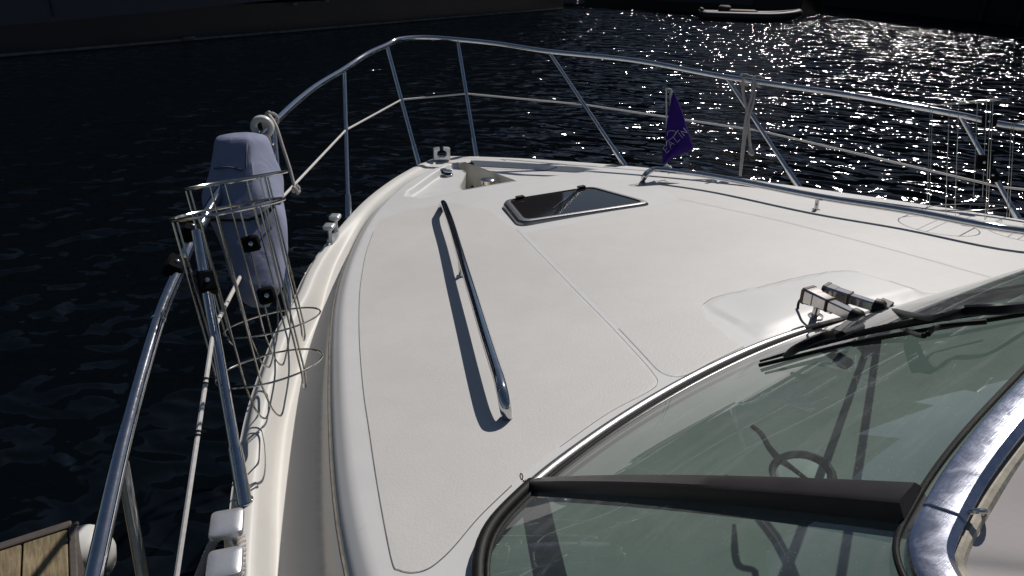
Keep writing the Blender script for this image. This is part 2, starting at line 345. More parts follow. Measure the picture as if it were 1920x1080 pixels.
def cr(pts, n=8):      # Catmull-Rom through the points
    P = [np.array(p, float) for p in pts]; P = [2*P[0]-P[1]] + P + [2*P[-1]-P[-2]]; out = []
    for i in range(1, len(P)-2):
        for k in range(n):
            t = k/n; a, b, c, d = P[i-1], P[i], P[i+1], P[i+2]
            out.append(0.5*((2*b)+(-a+c)*t+(2*a-5*b+4*c-d)*t*t+(-a+3*b-3*c+d)*t**3))
    out.append(P[-2]); return out
def crc(pts, n=8):     # closed
    P = [np.array(p, float) for p in pts]; k_ = len(P); out = []
    for i in range(k_):
        a, b, c, d = P[i-1], P[i], P[(i+1) % k_], P[(i+2) % k_]
        for k in range(n):
            t = k/n; out.append(0.5*((2*b)+(-a+c)*t+(2*a-5*b+4*c-d)*t*t+(-a+3*b-3*c+d)*t**3))
    return out
def poly_dist(X, Y, P, closed=True):
    D = np.full(X.shape, 1e9); n = len(P)
    for i in range(n if closed else n-1):
        a = P[i]; b = P[(i+1) % n]; d = (b[0]-a[0], b[1]-a[1]); L2 = d[0]**2+d[1]**2+1e-12
        t = np.clip(((X-a[0])*d[0]+(Y-a[1])*d[1])/L2, 0, 1); D = np.minimum(D, np.hypot(X-a[0]-t*d[0], Y-a[1]-t*d[1]))
    return D
def inside(X, Y, P):
    r = np.zeros(X.shape, bool); n = len(P)
    for i in range(n):
        a = P[i]; b = P[(i+1) % n]; c = (a[1] > Y) != (b[1] > Y)
        with np.errstate(divide='ignore', invalid='ignore'):
            r ^= c & (X < (b[0]-a[0])*(Y-a[1])/(b[1]-a[1]+1e-15)+a[0])
    return r
def sdist(X, Y, P): d = poly_dist(X, Y, P); return np.where(inside(X, Y, P), d, -d)
def ss(a, b, x): t = np.clip((x-a)/(b-a), 0, 1); return t*t*(3-2*t)

# ------------------------------------------------------------------ water
wb = MB(); wb.add([(-300, -300, 0), (300, -300, 0), (300, 300, 0), (-300, 300, 0)], [(0, 1, 2, 3)])
struct(wb.build('water', M['water'], smooth=False))

# ------------------------------------------------------------------ the motor boat: deck outline
port = [(-1.95, -1.2), (-1.93, 0.2), (-1.86, 0.9), (-1.763, 1.308), (-1.675, 1.587), (-1.60, 1.78), (-1.461, 2.084), (-1.345, 2.285), (-1.245, 2.48), (-1.103, 2.712), (-.797, 3.129), (-.542, 3.409), (-.304, 3.62), (-.12, 3.745), (0.0, 3.785)]
stbd = [(0.12, 3.735), (.30, 3.61), (.49, 3.455), (.86, 3.10), (1.20, 2.69), (1.42, 2.32), (1.64, 1.80), (1.82, 1.34), (1.92, 0.9), (1.97, 0.2), (1.97, -1.2)]
OUT = [(p[0], p[1]) for p in cr([(x, y, 0) for x, y in port+stbd], 6)]
def outz(y): return 1.37 + 0.0*y
boat = thing('motor_boat', 'white motor cruiser foredeck with steel bow rail, smoked hatch and raked windscreen', 'boat', (0, 0, 0))

ct = [AT(*q)[:2] for q in [(705, 384), (674, 425), (648, 482), (630, 529), (621, 586), (619, 677), (618, 768), (624, 876), (637, 1037)]]
rim = [AZ(*q, 1.40)[:2] for q in [(756, 334), (803, 316), (828, 304), (858, 299)]]
prt = [(-1.66, .70), (-1.70, .2), (-1.71, -1.2)]
leftside = rim[::-1] + ct + [np.array(p) for p in prt]
leftside = [p for p in leftside]
rt = [np.array([-p[0], p[1]]) for p in leftside]
COL = [(p[0], p[1]) for p in cr([(x, y, 0) for x, y in ([np.array([0.06, 3.60])] + leftside)], 5)]
stc = [(.08, 3.60), (.24, 3.50), (.40, 3.36), (.70, 3.04), (1.0, 2.66), (1.2, 2.30), (1.40, 1.80), (1.57, 1.34), (1.66, .9), (1.72, .2), (1.73, -1.2)]
COR = [(p[0], p[1]) for p in cr([(x, y, 0) for x, y in stc], 5)]
CO = COL[::-1] + COR[1:]
def relax2(P, n):
    P = np.array(P, float)
    # even spacing first, then smooth
    d = np.r_[0, np.cumsum(np.hypot(*(P[1:]-P[:-1]).T))]; t = np.linspace(0, d[-1], 150); P = np.stack([np.interp(t, d, P[:, 0]), np.interp(t, d, P[:, 1])], 1)
    for _ in range(n): P[1:-1] = .5*P[1:-1] + .25*(P[:-2]+P[2:])
    return [(p[0], p[1]) for p in P]
CO = relax2(CO, 14); COL = [p for p in CO if p[0] < 0]
rec = [AZ(*q, 1.40)[:2] for q in [(775, 373), (757, 370), (762, 358), (806, 328), (842, 307), (880, 301), (1000, 306), (1080, 313), (1132, 321), (1145, 325)]]
rec = [(p[0], p[1]) for p in rec]; REC = rec + [(rec[-1][0]+.02, 2.85), (rec[0][0]+.04, 2.85)]
hole = [AZ(*q, 1.375)[:2] for q in [(852, 306), (873, 324), (868, 336), (863, 347), (867, 356), (882, 362), (905, 362), (968, 350), (872, 303)]]
HOLE = [(p[0], p[1]) for p in hole]
# smooth the aft end of the opening a little
HOLE = [HOLE[0], HOLE[1]] + [(p[0], p[1]) for p in cr([(*h, 0) for h in HOLE[1:7]], 4)][1:] + [HOLE[7], HOLE[8]]

# non-skid panels (outlines traced on the crowned roof)
def tr(pts, n=5): return [(p[0], p[1]) for p in crc([AT(*q) for q in pts], n)]
PAN_P = [AT(*q)[:2] for q in [(770, 392), (715, 410), (700, 435), (687, 472), (679, 513), (674, 560), (674, 637), (681, 728), (692, 805), (704, 887), (719, 974), (736, 1056), (748, 1069), (772, 1074), (800, 1068), (826, 1050), (854, 1022), (900, 968), (960, 910), (1050, 838), (1140, 775), (1215, 735), (1233, 718), (1225, 700), (1195, 665), (1140, 606), (1080, 545), (1020, 483), (968, 430), (920, 395), (850, 380)]]
PAN_C = [AT(*q)[:2] for q in [(985, 436), (1040, 494), (1100, 554), (1160, 616), (1205, 664), (1235, 695), (1262, 706), (1290, 702), (1340, 676), (1395, 650), (1330, 600), (1318, 571), (1345, 556), (1420, 540), (1500, 519), (1580, 508), (1620, 514), (1700, 545), (1770, 552), (1915, 537), (1830, 513), (1650, 463), (1450, 412), (1272, 374), (1228, 386), (1150, 400), (1050, 425)]]
PAN_S = [AT(*q)[:2] for q in [(1274, 373), (1450, 411), (1650, 462), (1830, 512), (1915, 536)]]
PAN_S = PAN_S + [np.array([1.22, 1.00]), np.array([1.42, .85]), np.array([1.49, 1.1]), np.array([1.38, 1.6]), np.array([1.18, 2.1]), np.array([.95, 2.5]), np.array([.68, 2.78])]
PANELS = [[(p[0], p[1]) for p in q] for q in (PAN_P, PAN_C, PAN_S)]
COVER = [AT(*q)[:2] for q in [(1322, 572), (1345, 558), (1440, 536), (1560, 511), (1590, 510), (1625, 518), (1700, 542), (1742, 556), (1700, 566), (1560, 595), (1445, 634), (1420, 632), (1395, 616)]]
COVER = [(p[0], p[1]) for p in COVER]

AFT = COVER[7:13]
def zdeck(X, Y):
    do = sdist(X, Y, OUT); dc = sdist(X, Y, CO)
    zs = 1.28 + 0.09*ss(1.9, 3.1, Y)                       # side deck
    zb = 1.37 + 0.008*ss(0, .05, do)                        # bulwark cap
    z = zb + (zs - zb)*ss(.055, .095, do)
    z -= .028*(1-ss(0.0, .03, do))                          # rounded outboard edge
    zt = ztop(X, Y)
    # coachroof side: steep, small flare at the foot, rounded shoulder
    t = np.clip((dc+.035)/.035, 0, 1); t = t**1.3
    zroof = zt - .022*(1-ss(0, .045, dc))**2
    z = np.where(dc > 0, zroof, z + (zt-.022-z)*np.where(dc > -.035, t, 0))
    # bow tray
    dr = sdist(X, Y, REC); z = z - .032*ss(0, .03, dr)*ss(2.93, 3.10, Y)
    # centre plinth: level top rising out of the roof aft
    dv = sdist(X, Y, COVER); da = poly_dist(X, Y, AFT, False)
    z = z + .002*ss(0, .006, dv) + np.where(dv > 0, .010*ss(1.32, 1.06, Y)*ss(-.50, -.24, X)*ss(.44, .24, X)*ss(0, .055, da), 0)
    return z, do, dc

def build_deck():
    NY, NX = 420, 330
    ys = np.concatenate([np.linspace(-1.2, .6, 40)[:-1], np.linspace(.6, 2.9, 210)[:-1], np.linspace(2.9, 3.783, 171)])
    o = np.array(OUT); k = int(np.argmax(o[:, 1])); pl = o[:k+1]; sr = o[k:][::-1]
    ymax = o[k][1]
    ys[-1] = ymax-.0005
    xl = np.interp(ys, pl[:, 1], pl[:, 0]); xr = np.interp(ys, sr[:, 1], sr[:, 0])
    c = np.array(CO); kc = int(np.argmax(c[:, 1])); cl_, cr_ = c[:kc+1], c[kc:][::-1]
    xcl = np.interp(ys, cl_[:, 1], cl_[:, 0]); xcr = np.interp(ys, cr_[:, 1], cr_[:, 0])
    xcl = np.where(ys > c[kc][1], c[kc][0]-.0, xcl); xcr = np.where(ys > c[kc][1], c[kc][0]+.0, xcr)
    e = np.linspace(0, 1, 46); eb = .5-.5*np.cos(math.pi*e)
    mid_ = np.linspace(0, 1, 250); mid_ = np.sort(.5-.5*np.sign(1-2*mid_)*np.abs(1-2*mid_)**.9)
    X = np.concatenate([xl[:, None]*(1-eb)+xcl[:, None]*eb, (xcl[:, None]*(1-mid_)+xcr[:, None]*mid_)[:, 1:], (xcr[:, None]*(1-eb)+xr[:, None]*eb)[:, 1:]], 1)
    NX = X.shape[1]; Y = np.repeat(ys[:, None], NX, 1)
    # snap grid points to the opening
    for PL, tol in ((HOLE, .0052), (CABIN, .0085)):
        H = np.array(PL); near_ = np.abs(sdist(X, Y, PL)) < tol; x, y = X[near_], Y[near_]
        be = np.full(x.shape, 1e9); bx, by = x.copy(), y.copy()
        for i in range(len(H)):
            a, d = H[i], H[(i+1) % len(H)]-H[i]; tt = np.clip(((x-a[0])*d[0]+(y-a[1])*d[1])/(d@d+1e-12), 0, 1)
            qx, qy = a[0]+d[0]*tt, a[1]+d[1]*tt; e2 = (x-qx)**2+(y-qy)**2; m_ = e2 < be
            be[m_] = e2[m_]; bx[m_] = qx[m_]; by[m_] = qy[m_]
        X[near_], Y[near_] = bx, by
    Z, do, dc = zdeck(X, Y)
    ny = len(ys); V = np.stack([X, Y, Z], -1).reshape(-1, 3)
    I = np.arange(ny*NX).reshape(ny, NX)
    F = np.stack([I[:-1, :-1], I[:-1, 1:], I[1:, 1:], I[1:, :-1]], -1).reshape(-1, 4)
    cx = X.reshape(-1)[F].mean(1); cy = Y.reshape(-1)[F].mean(1)
    keep = ~inside(cx, cy, HOLE)
    # the cabin opening under the windscreen
    keep &= ~inside(cx, cy, CABIN)
    F = F[keep]
    me = bpy.data.meshes.new('deck'); me.from_pydata(V.tolist(), [], F.tolist()); me.update()
    ns = np.zeros(X.shape)
    for P in PANELS: ns = np.maximum(ns, ss(-.002, .006, sdist(X, Y, P)))
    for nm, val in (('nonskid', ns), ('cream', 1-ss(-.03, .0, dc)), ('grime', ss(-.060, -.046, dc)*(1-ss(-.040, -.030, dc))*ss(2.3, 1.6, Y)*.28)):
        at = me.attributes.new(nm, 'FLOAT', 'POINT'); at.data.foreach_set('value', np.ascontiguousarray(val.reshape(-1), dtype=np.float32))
    me.materials.append(M['deck']); me.polygons.foreach_set('use_smooth', [True]*len(me.polygons))
    ob = bpy.data.objects.new('deck', me); SC.collection.objects.link(ob); ob.parent = boat
    return ob
# windscreen curves (base and top), port side read from the photograph and mirrored
def zt1(x, y): return float(ztop(x, y))
bs_p = [(-1.64, -.9, 1.50), (-1.64, -.3, 1.50), (-1.62, .2, 1.505)] + [tuple(AT(*q, .012)) for q in [(868, 1083), (930, 985), (1006, 905), (1055, 868), (1150, 797), (1280, 719), (1400, 661), (1500, 624)]]
tp_p = [(-1.44, -.9, 1.89), (-1.43, -.4, 1.90), (-1.40, -.07, 1.91)] + [tuple(AZ(*q, z)) for q, z in [((1682, 1080), 1.925), ((1704, 1030), 1.935), ((1736, 952), 1.948), ((1772, 892), 1.96), ((1838, 805), 1.985), ((1920, 720), 2.005)]] + [(-.60, .32, 2.025), (-.30, .345, 2.035)]
def bz(x, y): return (x, y, zt1(x, y)+.012)
BASE = bs_p + [tuple(AT(1590, 602, .012))] + [tuple(AT(*q, .012)) for q in [(1667, 585), (1760, 566), (1850, 549), (1925, 538)]] + [bz(*q) for q in [(.88, .73), (1.13, .60), (1.32, .40), (1.46, .15), (1.56, -.15), (1.61, -.45), (1.64, -.9)]]
TOPC = tp_p + [(0.0, .35, 2.038)] + [tuple(mir(p)) for p in tp_p[::-1]]
NSUB = 8
def relax(P, n):
    P = np.array(P, float)
    for _ in range(n): P[1:-1] = .5*P[1:-1] + .25*(P[:-2]+P[2:])
    return [p for p in P]
Bc = relax(cr(BASE, NSUB), 40); Tc = relax(cr(TOPC, NSUB), 60)
def gl_pt(i, v, off=0.0):      # i: index along, v: 0 base to 1 top
    b, t = Bc[i], Tc[i]; p = b*(1-v)+t*v
    j = min(i+1, len(Bc)-1); k = max(i-1, 0); al = Bc[j]-Bc[k]; n = unit(np.cross(al, t-b)); 
    if n[2] < 0: n = -n
    return p + n*(.008*4*v*(1-v) + off)
CABIN = [(p[0]*.996, p[1]-.006) for p in Bc if p[1] > -.85]
CABIN = CABIN + [(1.5, -.8), (-1.5, -.8)]
deck = build_deck()

# seams between deck mouldings: thin recessed caulk lines
def ribbon(mb, pts, wd, lift=.0012, closed=False):
    n = len(pts); vs = []; fs = []
    for i in range(n):
        a = np.array(pts[i-1] if (i or closed) else pts[i]); b = np.array(pts[(i+1) % n] if (i < n-1 or closed) else pts[i]); d = b-a; d = d/(np.linalg.norm(d)+1e-9); q = np.array([-d[1], d[0]])*wd/2
        for s_ in (-1, 1):
            x, y = pts[i][0]+s_*q[0], pts[i][1]+s_*q[1]; z = float(zdeck(np.array([x]), np.array([y]))[0][0]) + lift; vs.append((x, y, z))
    for i in range(n if closed else n-1):
        a = 2*i; b = 2*((i+1) % n); fs.append((a, a+1, b+1, b))
    mb.add(vs, fs)
seam = MB()
def sm(P, n=6, closed=True): 
    f = crc if closed else cr
    return [(p[0], p[1]) for p in f([(x, y, 0) for x, y in P], n)]
ribbon(seam, sm(PANELS[0][2:19], 5, False), .0018)
ribbon(seam, sm(PANELS[0][19:-2], 5, False), .0009)
ribbon(seam, sm(PANELS[1][3:10], 5, False), .0012)
ribbon(seam, sm(PANELS[1][11:19], 5, False), .0011)
ribbon(seam, sm(PANELS[1][19:24], 5, False), .0012)
ribbon(seam, sm(PANELS[2][:5], 5, False), .0013)
seam.build('deck_seam', M['groove'], boat, smooth=False)
# dark joint where the coachroof shoulder meets its side
jl = MB(); pts = [p for p in COL if p[1] > .75 and p[1] < 3.2]
P3 = []
for x, y in pts:
    P3.append((x-.006, y, float(zdeck(np.array([x+.002]), np.array([y]))[0][0])-.006))
jl.tube(P3, .0035, 6); jl.build('shoulder_seam', M['groove'], boat)

# the opening's walls and floor (chain locker)
lk = MB(); n = len(HOLE)
top = [(x, y, float(zdeck(np.array([x]), np.array([y]))[0][0])-.001) for x, y in HOLE]
bot = [(x, y, 1.19) for x, y in HOLE]
lk.add(top+bot, [(i, (i+1) % n, n+(i+1) % n, n+i) for i in range(n)] + [tuple(n+i for i in range(n))])
lk.build('anchor_locker', M['gelcoat'], boat, smooth=False)
lt = MB(); lt.tube([(x, y, z+.001) for x, y, z in top], .004, 6, closed=True); lt.build('locker_rim', M['gelcoat'], boat)
# locker lid seam lines to starboard of the opening
lds = MB()
for a, b in [((906, 316), (1120, 321)), ((932, 305), (948, 311)), ((900, 305), (1010, 357))][:2]:
    A = AZ(*a, 1.374)[:2]; B_ = AZ(*b, 1.374)[:2]; ribbon(lds, [tuple(A+(B_-A)*t) for t in np.linspace(0, 1, 12)], .004)
lds.build('lid_seam', M['groove'], boat, smooth=False)

# hull sides
hb = MB(); rings = []
for z, ins in [(1.342, 0.0), (1.33, .004), (1.30, .02), (1.26, .02), (1.24, .03), (.9, .12), (.5, .26), (.1, .45), (-.3, .75)]:
    r_ = []
    for i, p in enumerate(OUT):
        a = np.array(OUT[max(i-1, 0)]); b = np.array(OUT[min(i+1, len(OUT)-1)]); d = unit(np.array([b[0]-a[0], b[1]-a[1]])); nrm = np.array([d[1], -d[0]])
        q = np.array(p) + nrm*ins*1.0*(1 if p[1] < 3.0 else 1.0); 
        if p[1] > 2.0: q[0] = p[0] + (q[0]-p[0]) if abs(q[0]) < abs(p[0]) else p[0]*(1-ins*.6)
        if q[0]*p[0] < 0: q[0] = 0
        r_.append((q[0], q[1]-ins*.8*(p[1] > 1), z))
    rings.append(r_)
hb.loft(rings, caps=False, closed=False); hb.build('hull', M['gelcoat'], boat)

# ------------------------------------------------------------------ bow rail
mids = {'A': ((.232, 3.985, 2.01), (.194, 3.688, 1.37)), 'B': ((.635, 3.589, 1.954), (.853, 3.067, 1.37)), 'C': ((1.227, 2.722, 1.894), (1.375, 2.222, 1.37)), 'D': ((1.672, 1.698, 1.864), (1.731, 1.29, 1.375))}
topP, topS, basP, basS = {}, {}, {}, {}
PX = {'A': ((725, 85), (858, 75), (785, 307), (893, 291)), 'B': ((645, 130), (1028, 97), (653, 405), (1170, 308)), 'C': ((512, 232), (1362, 145), (542, 585), (1497, 349)), 'D': ((368, 430), (1800, 216), (457, 935), (1919, 428))}
for k in 'ABCD':
    t, b = mids[k]; q = PX[k]
    topP[k] = near(*q[0], mir(t)); topS[k] = near(*q[1], t); basP[k] = near(*q[2], mir(b)); basS[k] = near(*q[3], b)
railP = [AD(176, 1080, 1.16), AD(239, 800, 1.38), AD(297, 598, 1.60), AD(338, 500, 1.73), AD(366, 440, 1.82), near(430, 335, (-1.50, 2.15, 1.875)), topP['C'], near(585, 167, (-.93, 3.2, 1.93)), topP['B'], near(690, 101, (-.44, 3.80, 1.985)), topP['A'], near(750, 74, (-.12, 4.07, 2.02)), near(800, 71, (.04, 4.10, 2.02)), topS['A'], near(935, 83, (.42, 3.84, 1.985)), topS['B'], near(1190, 114, (.93, 3.22, 1.925)), topS['C'], near(1580, 177, (1.47, 2.2, 1.88)), near(1697, 197, (1.58, 1.94, 1.87)), topS['D'], near(1925, 240, (1.77, 1.48, 1.865)), (1.90, .95, 1.865), (1.98, .4, 1.865), (2.0, -.6, 1.865)]
rd0 = railP[0]-railP[1]; railP = [railP[0]+rd0*3.0, railP[0]+rd0*1.2] + railP
rail_path = cr(railP, 8)
rl = MB(); rl.tube(rail_path, .0155, 16)
bow_rail = rl.build('bow_rail', M['chrome'], boat)
def child(mb, name, mt, par): o = mb.build(name, mt, None); o.parent = par; return o
def clip_stanchion(b, t):
    b = np.array(b); t = np.array(t); d = unit(t-b); L_ = np.linalg.norm(t-b)
    s_ = MB(); s_.tube([b - d*.01, b+d*.105, b+d*.11, b+d*.118, t - d*.004], [.0165, .0150, .0145, .0120, .0120], 14)
    child(s_, 'stanchion', M['chrome'], bow_rail)
    f_ = MB(); f_.lathe(b - np.array([0, 0, .006]), (0, 0, 1), [(0, .0195), (.003, .0195), (.006, .0165)], 20); child(f_, 'stanchion_foot', M['chrome'], bow_rail)
for k in 'ABCD': clip_stanchion(basP[k], topP[k]); clip_stanchion(basS[k], topS[k])
# next stanchions aft, port and starboard
tE = AD(229, 862, 1.345); bE = AD(285, 1180, 1.43); clip_stanchion(bE, tE); clip_stanchion((1.93, .50, 1.375), (1.90, .93, 1.865))
# rail joint collars
for q, P0 in [((297, 598), (-1.816, 1.259, 1.864))]:
    c = AD(*q, 1.60); d = unit(AD(338, 500, 1.73)-AD(239, 800, 1.38)); cl = MB(); cl.lathe(c-d*.004, d, [(0, .0155), (.001, .0166), (.007, .0166), (.008, .0155)], 20); child(cl, 'rail_collar', M['chrome'], bow_rail)
# lifeline through the stanchions
def on_seg(px, py, a, b):
    d = ray(px, py); d = d/np.linalg.norm(d); u_ = np.array(b)-np.array(a); w0 = np.array(a)-CAM
    A_ = np.array([[u_@u_, -(u_@d)], [u_@d, -1.0]]); r_ = np.array([-(u_@w0), -(d@w0)]); t = np.linalg.solve(A_, r_)[0]
    return np.array(a)+u_*max(0.1, min(.9, t))
LL = [AD(331, 1080, 1.30), on_seg(407, 615, basP['D'], topP['D']), on_seg(535, 375, basP['C'], topP['C']), on_seg(647, 244, basP['B'], topP['B']), on_seg(748, 188, basP['A'], topP['A']), on_seg(872, 176, basS['A'], topS['A']), on_seg(1092, 198, basS['B'], topS['B']), on_seg(1420, 252, basS['C'], topS['C']), on_seg(1872, 352, basS['D'], topS['D']), (1.92, .7, 1.62), (1.95, -.5, 1.62)]
LL = [LL[0]+(LL[0]-LL[1])*2.0, LL[0]+(LL[0]-LL[1])*.8] + LL
ll = MB(); ll.tube(LL, .0052, 8); child(ll, 'lifeline', M['lifeline'], bow_rail)
for q in [(386, 706), (384, 717), (369, 824), (368, 832)]:
    c = near(*q, AD(375, 780, 1.5)); a = np.array(LL[2]); b = np.array(LL[3]); d = unit(b-a); t = (c-a)@d; c = a+d*t; bd = MB(); bd.tube([c-d*.0018, c+d*.0018], .0060, 10); child(bd, 'lifeline_band', M['blackplastic'], bow_rail)

# ------------------------------------------------------------------ handrails
def handrail(path, posts):
    root = MB(); root.tube(path, .0144, 16); o = root.build('handrail', M['chrome'], boat)
    for b, t in posts:
        p_ = MB(); p_.tube([b, t], .0085, 12); p_.lathe(b-np.array([0, 0, .002]), (0, 0, 1), [(0, .017), (.003, .017), (.005, .011)], 16); child(p_, 'post', M['chrome'], o)
    return o
h_ = .065
hp = [AT(829, 388, -.004), AT(829, 385, .036), AT(831, 381, .058), AT(836, 392, h_), AT(848, 425, h_), AT(868, 492, h_), AT(891, 566, h_), AT(911, 632, h_), AT(928, 685, h_), AT(937, 712, .063), AT(943, 738, .053), AT(948, 764, .029), AT(951, 784, -.004)]
pb = AT(865, 518); handrail(cr(hp, 5), [(pb, pb+np.array([0.0, .005, h_-.005]))])
hs = [AT(1206, 340, -.004), AT(1208, 332, .036), AT(1217, 322, .058), AT(1240, 318, h_), AT(1350, 333, h_), AT(1530, 368, h_), AT(1700, 395, h_), AT(1920, 434, h_)]
hs = hs + [np.array([1.29, .85, ztop(1.29, .85)+.065]), np.array([1.31, .70, ztop(1.31, .70)+.04]), np.array([1.315, .67, ztop(1.31, .67)-.004])]
pb2 = AT(1530, 393); handrail(cr(hs, 6), [(pb2, pb2+np.array([0, .004, h_-.005]))])

# ------------------------------------------------------------------ deck hatch
def rrect(c4, rad, n=5):     # rounded quad from four 3-D corners
    out = []; 
    for i in range(4):
        a, b, c = np.array(c4[i-1]), np.array(c4[i]), np.array(c4[(i+1) % 4]); u1 = unit(a-b); u2 = unit(c-b); p0 = b+u1*rad; p2 = b+u2*rad
        for k in range(n+1):
            t = k/n; out.append((1-t)**2*p0+2*t*(1-t)*b+t*t*p2)
    return out
hz = [AZ(946, 374, 1.478), AZ(1113, 347, 1.478), AZ(1219, 378, 1.493), AZ(978, 414, 1.493)]
hz[1] = AZ(1110, 348, 1.478)
hc = sum(hz)/4
def inset(q, k, dz): return [hc+(p-hc)*k+np.array([0, 0, dz]) for p in q]
sq = lambda k, dz, r_: rrect(inset(hz, k, dz), r_, 6)
hm = MB(); hm.loft([sq(1.06, -.045, .06), sq(1.05, -.012, .06), sq(1.02, -.003, .055), sq(.96, .0, .05), sq(.93, -.001, .045), sq(.925, -.006, .045)], caps=False)
hatch = hm.build('deck_hatch', M['satin'], boat)
hg = MB(); g_ = sq(.928, -.003, .045); hg.add(g_, [tuple(range(len(g_)))]); child(hg, 'hatch_glass', M['smoked'], hatch)
gk = MB(); gk.tube(sq(.93, -.0015, .045), .0022, 6, closed=True); child(gk, 'hatch_gasket', M['rubber'], hatch)
for q in [(975, 369), (1090, 350)]:
    hi = MB(); p = AZ(*q, 1.484); hi.box(p, [(1, 0.05, 0), (0, 1, 0), (0, 0, 1)], (.02, .010, .004)); child(hi, 'hatch_hinge', M['blackplastic'], hatch)
st = MB(); a = AZ(1037, 391, 1.489); b = AZ(1085, 352, 1.484); st.tube([a, b], .0022, 8); child(st, 'hatch_glint', M['chrome'], hatch)  # chrome rod laid along the glass as the sun-glare stripe

# ------------------------------------------------------------------ foot switches, latch, windlass, bow chock
def footswitch(c):
    m_ = MB(); m_.lathe(c, (0, 0, 1), [(0, .030), (.004, .030), (.008, .026), (.009, .022)], 24); o = m_.build('foot_switch', M['chrome'], boat)
    k = MB(); k.lathe(np.array(c)+[0, 0, .008], (0, 0, 1), [(0, .021), (.006, .019), (.009, .012), (.0095, .002)], 20); child(k, 'switch_button', M['blackplastic'], o)
    l = MB(); d = np.array([-.35, 1, 0]); l.lathe(np.array(c)+[0.0, .004, .020], (0.1, -.05, 1), [(0, .026), (.004, .027), (.006, .020)], 24); child(l, 'switch_cover', M['chrome'], o)
footswitch(AZ(829, 324, 1.376)); footswitch(AZ(840, 328, 1.376))
lm = MB(); c = AZ(994, 343, 1.378); lm.lathe(c, (0, 0, 1), [(0, .032), (.004, .031), (.007, .024), (.0075, .01)], 24); lt_ = lm.build('lid_latch', M['chrome'], boat)
lh = MB(); lh.box(c+np.array([0, 0, .009]), [(1, .3, 0), (-.3, 1, 0), (0, 0, 1)], (.018, .006, .003)); child(lh, 'latch_handle', M['blackplastic'], lt_)
wc = AZ(915, 352, 1.33); wc[2] = 1.20
wl = MB(); wl.lathe(wc, (0, 0, 1), [(0, .045), (.03, .045), (.035, .036), (.15, .036), (.155, .040), (.175, .040), (.18, .034), (.183, .012)], 28); wo = wl.build('windlass', M['horn'], boat)
for s_ in (-1, 1):
    a = wc+np.array([s_*.04, .0, .10]); k = MB(); k.tube([a, a+np.array([s_*.04, 0, .012]), a+np.array([s_*.052, 0, .04])], [.012, .011, .009], 10); k.lathe(a+np.array([s_*.052, 0, .045]), (0, 0, 1), [(-.012, .008), (-.006, .014), (.006, .014), (.012, .006)], 14); child(k, 'windlass_handle', M['blackplastic'], wo)
wg = MB(); wg.lathe(wc+np.array([0, 0, .13]), (0, 0, 1), [(0, .039), (.004, .042), (.008, .039)], 24); child(wg, 'windlass_ring', M['chrome'], wo)
# C-shaped bow fairlead
c0 = AZ(828, 299, 1.378); fl = MB()
fwdv = unit(np.array([.35, 1, 0])); sidev = unit(np.cross(fwdv, (0, 0, 1)))
prof = [(-.058, 0), (.058, 0), (.058, .082), (.012, .086), (.010, .070), (.030, .062), (.034, .040), (.020, .024), (-.020, .024), (-.034, .040), (-.030, .062), (-.012, .070), (-.014, .086), (-.058, .082)]
ringsF = [[c0+sidev*x*.85+np.array([0, 0, z*.85])+fwdv*y for x, z in prof] for y in (-.022, .022)]
vs = ringsF[0]+ringsF[1]; k = len(prof); fs = [(i, (i+1) % k, k+(i+1) % k, k+i) for i in range(k)]
for o_ in (0, k):
    fs += [tuple(o_+j for j in t) for t in [(0, 1, 7+0, 8), (1, 2, 5+0, 6), (1, 6, 7), (2, 3, 4, 5), (0, 8, 9), (0, 9, 10, 13), (10, 11, 12, 13)]]
fl.add(vs, fs); flo = fl.build('bow_fairlead', M['castalu'], boat, smooth=False)
bv = flo.modifiers.new('bev', 'BEVEL'); bv.width = .004; bv.segments = 3; bv.limit_method = 'ANGLE'

# ------------------------------------------------------------------ mooring cleats
def cleat(c_caps, base_z, along, capw, capl, ht):
    along = unit(along); side = unit(np.cross(along, (0, 0, 1))); up = np.array([0, 0, 1.0])
    mid = sum(np.array(c) for c in c_caps)/2; 
    root = MB(); bc = np.array([mid[0], mid[1], base_z])
    half = np.linalg.norm((np.array(c_caps[0])-np.array(c_caps[1]))[:2])/2
    def oval(z, k): return [bc+np.array([0, 0, z])+along*math.cos(a)*(half+capl*.9)*k+side*math.sin(a)*capw*.8*k for a in np.linspace(0, 2*math.pi, 28, endpoint=False)]
    root.loft([oval(-.004, 1.03), oval(.004, 1.03), oval(.009, .92)])
    o = root.build('cleat', M['castalu'], boat)
    for cc in c_caps:
        cc = np.array(cc); p = MB(); f_ = np.array([cc[0], cc[1], base_z+.006])
        p.lathe(f_, up, [(0, capw*.62), (ht*.15, capw*.45), (ht*.5, capw*.36), (ht*.85, capw*.42), (ht*.98, capw*.62)], 18); child(p, 'cleat_post', M['castalu'], o)
        q = MB(); t = f_+up*ht
        def cap(z, k): return rrect([t+up*z+along*sx*capl*k+side*sy*capw*k for sx, sy in ((-1, -1), (-1, 1), (1, 1), (1, -1))], capw*.38*k, 4)
        q.loft([cap(-.006, .80), cap(-.001, .97), cap(.006, 1.0), cap(.011, .94), cap(.0135, .80), cap(.0142, .4)]); child(q, 'cleat_cap', M['castalu'], o)
    return o
e1 = np.array([-1.10, 2.71])-np.array([-1.26, 2.47]); al = np.array([e1[0], e1[1], 0])
cleat([AZ(628, 406, 1.455), AZ(617, 424, 1.455)], 1.379, al, .022, .026, .064)
al2 = np.array([-1.67+1.763, 1.587-1.25, 0])
cleat([AZ(425, 980, 1.465), AZ(421, 1056, 1.465)], 1.379, al2, .031, .036, .072)

# ------------------------------------------------------------------ windscreen
ws = MB(); i0, i1 = 0, len(Bc)-1
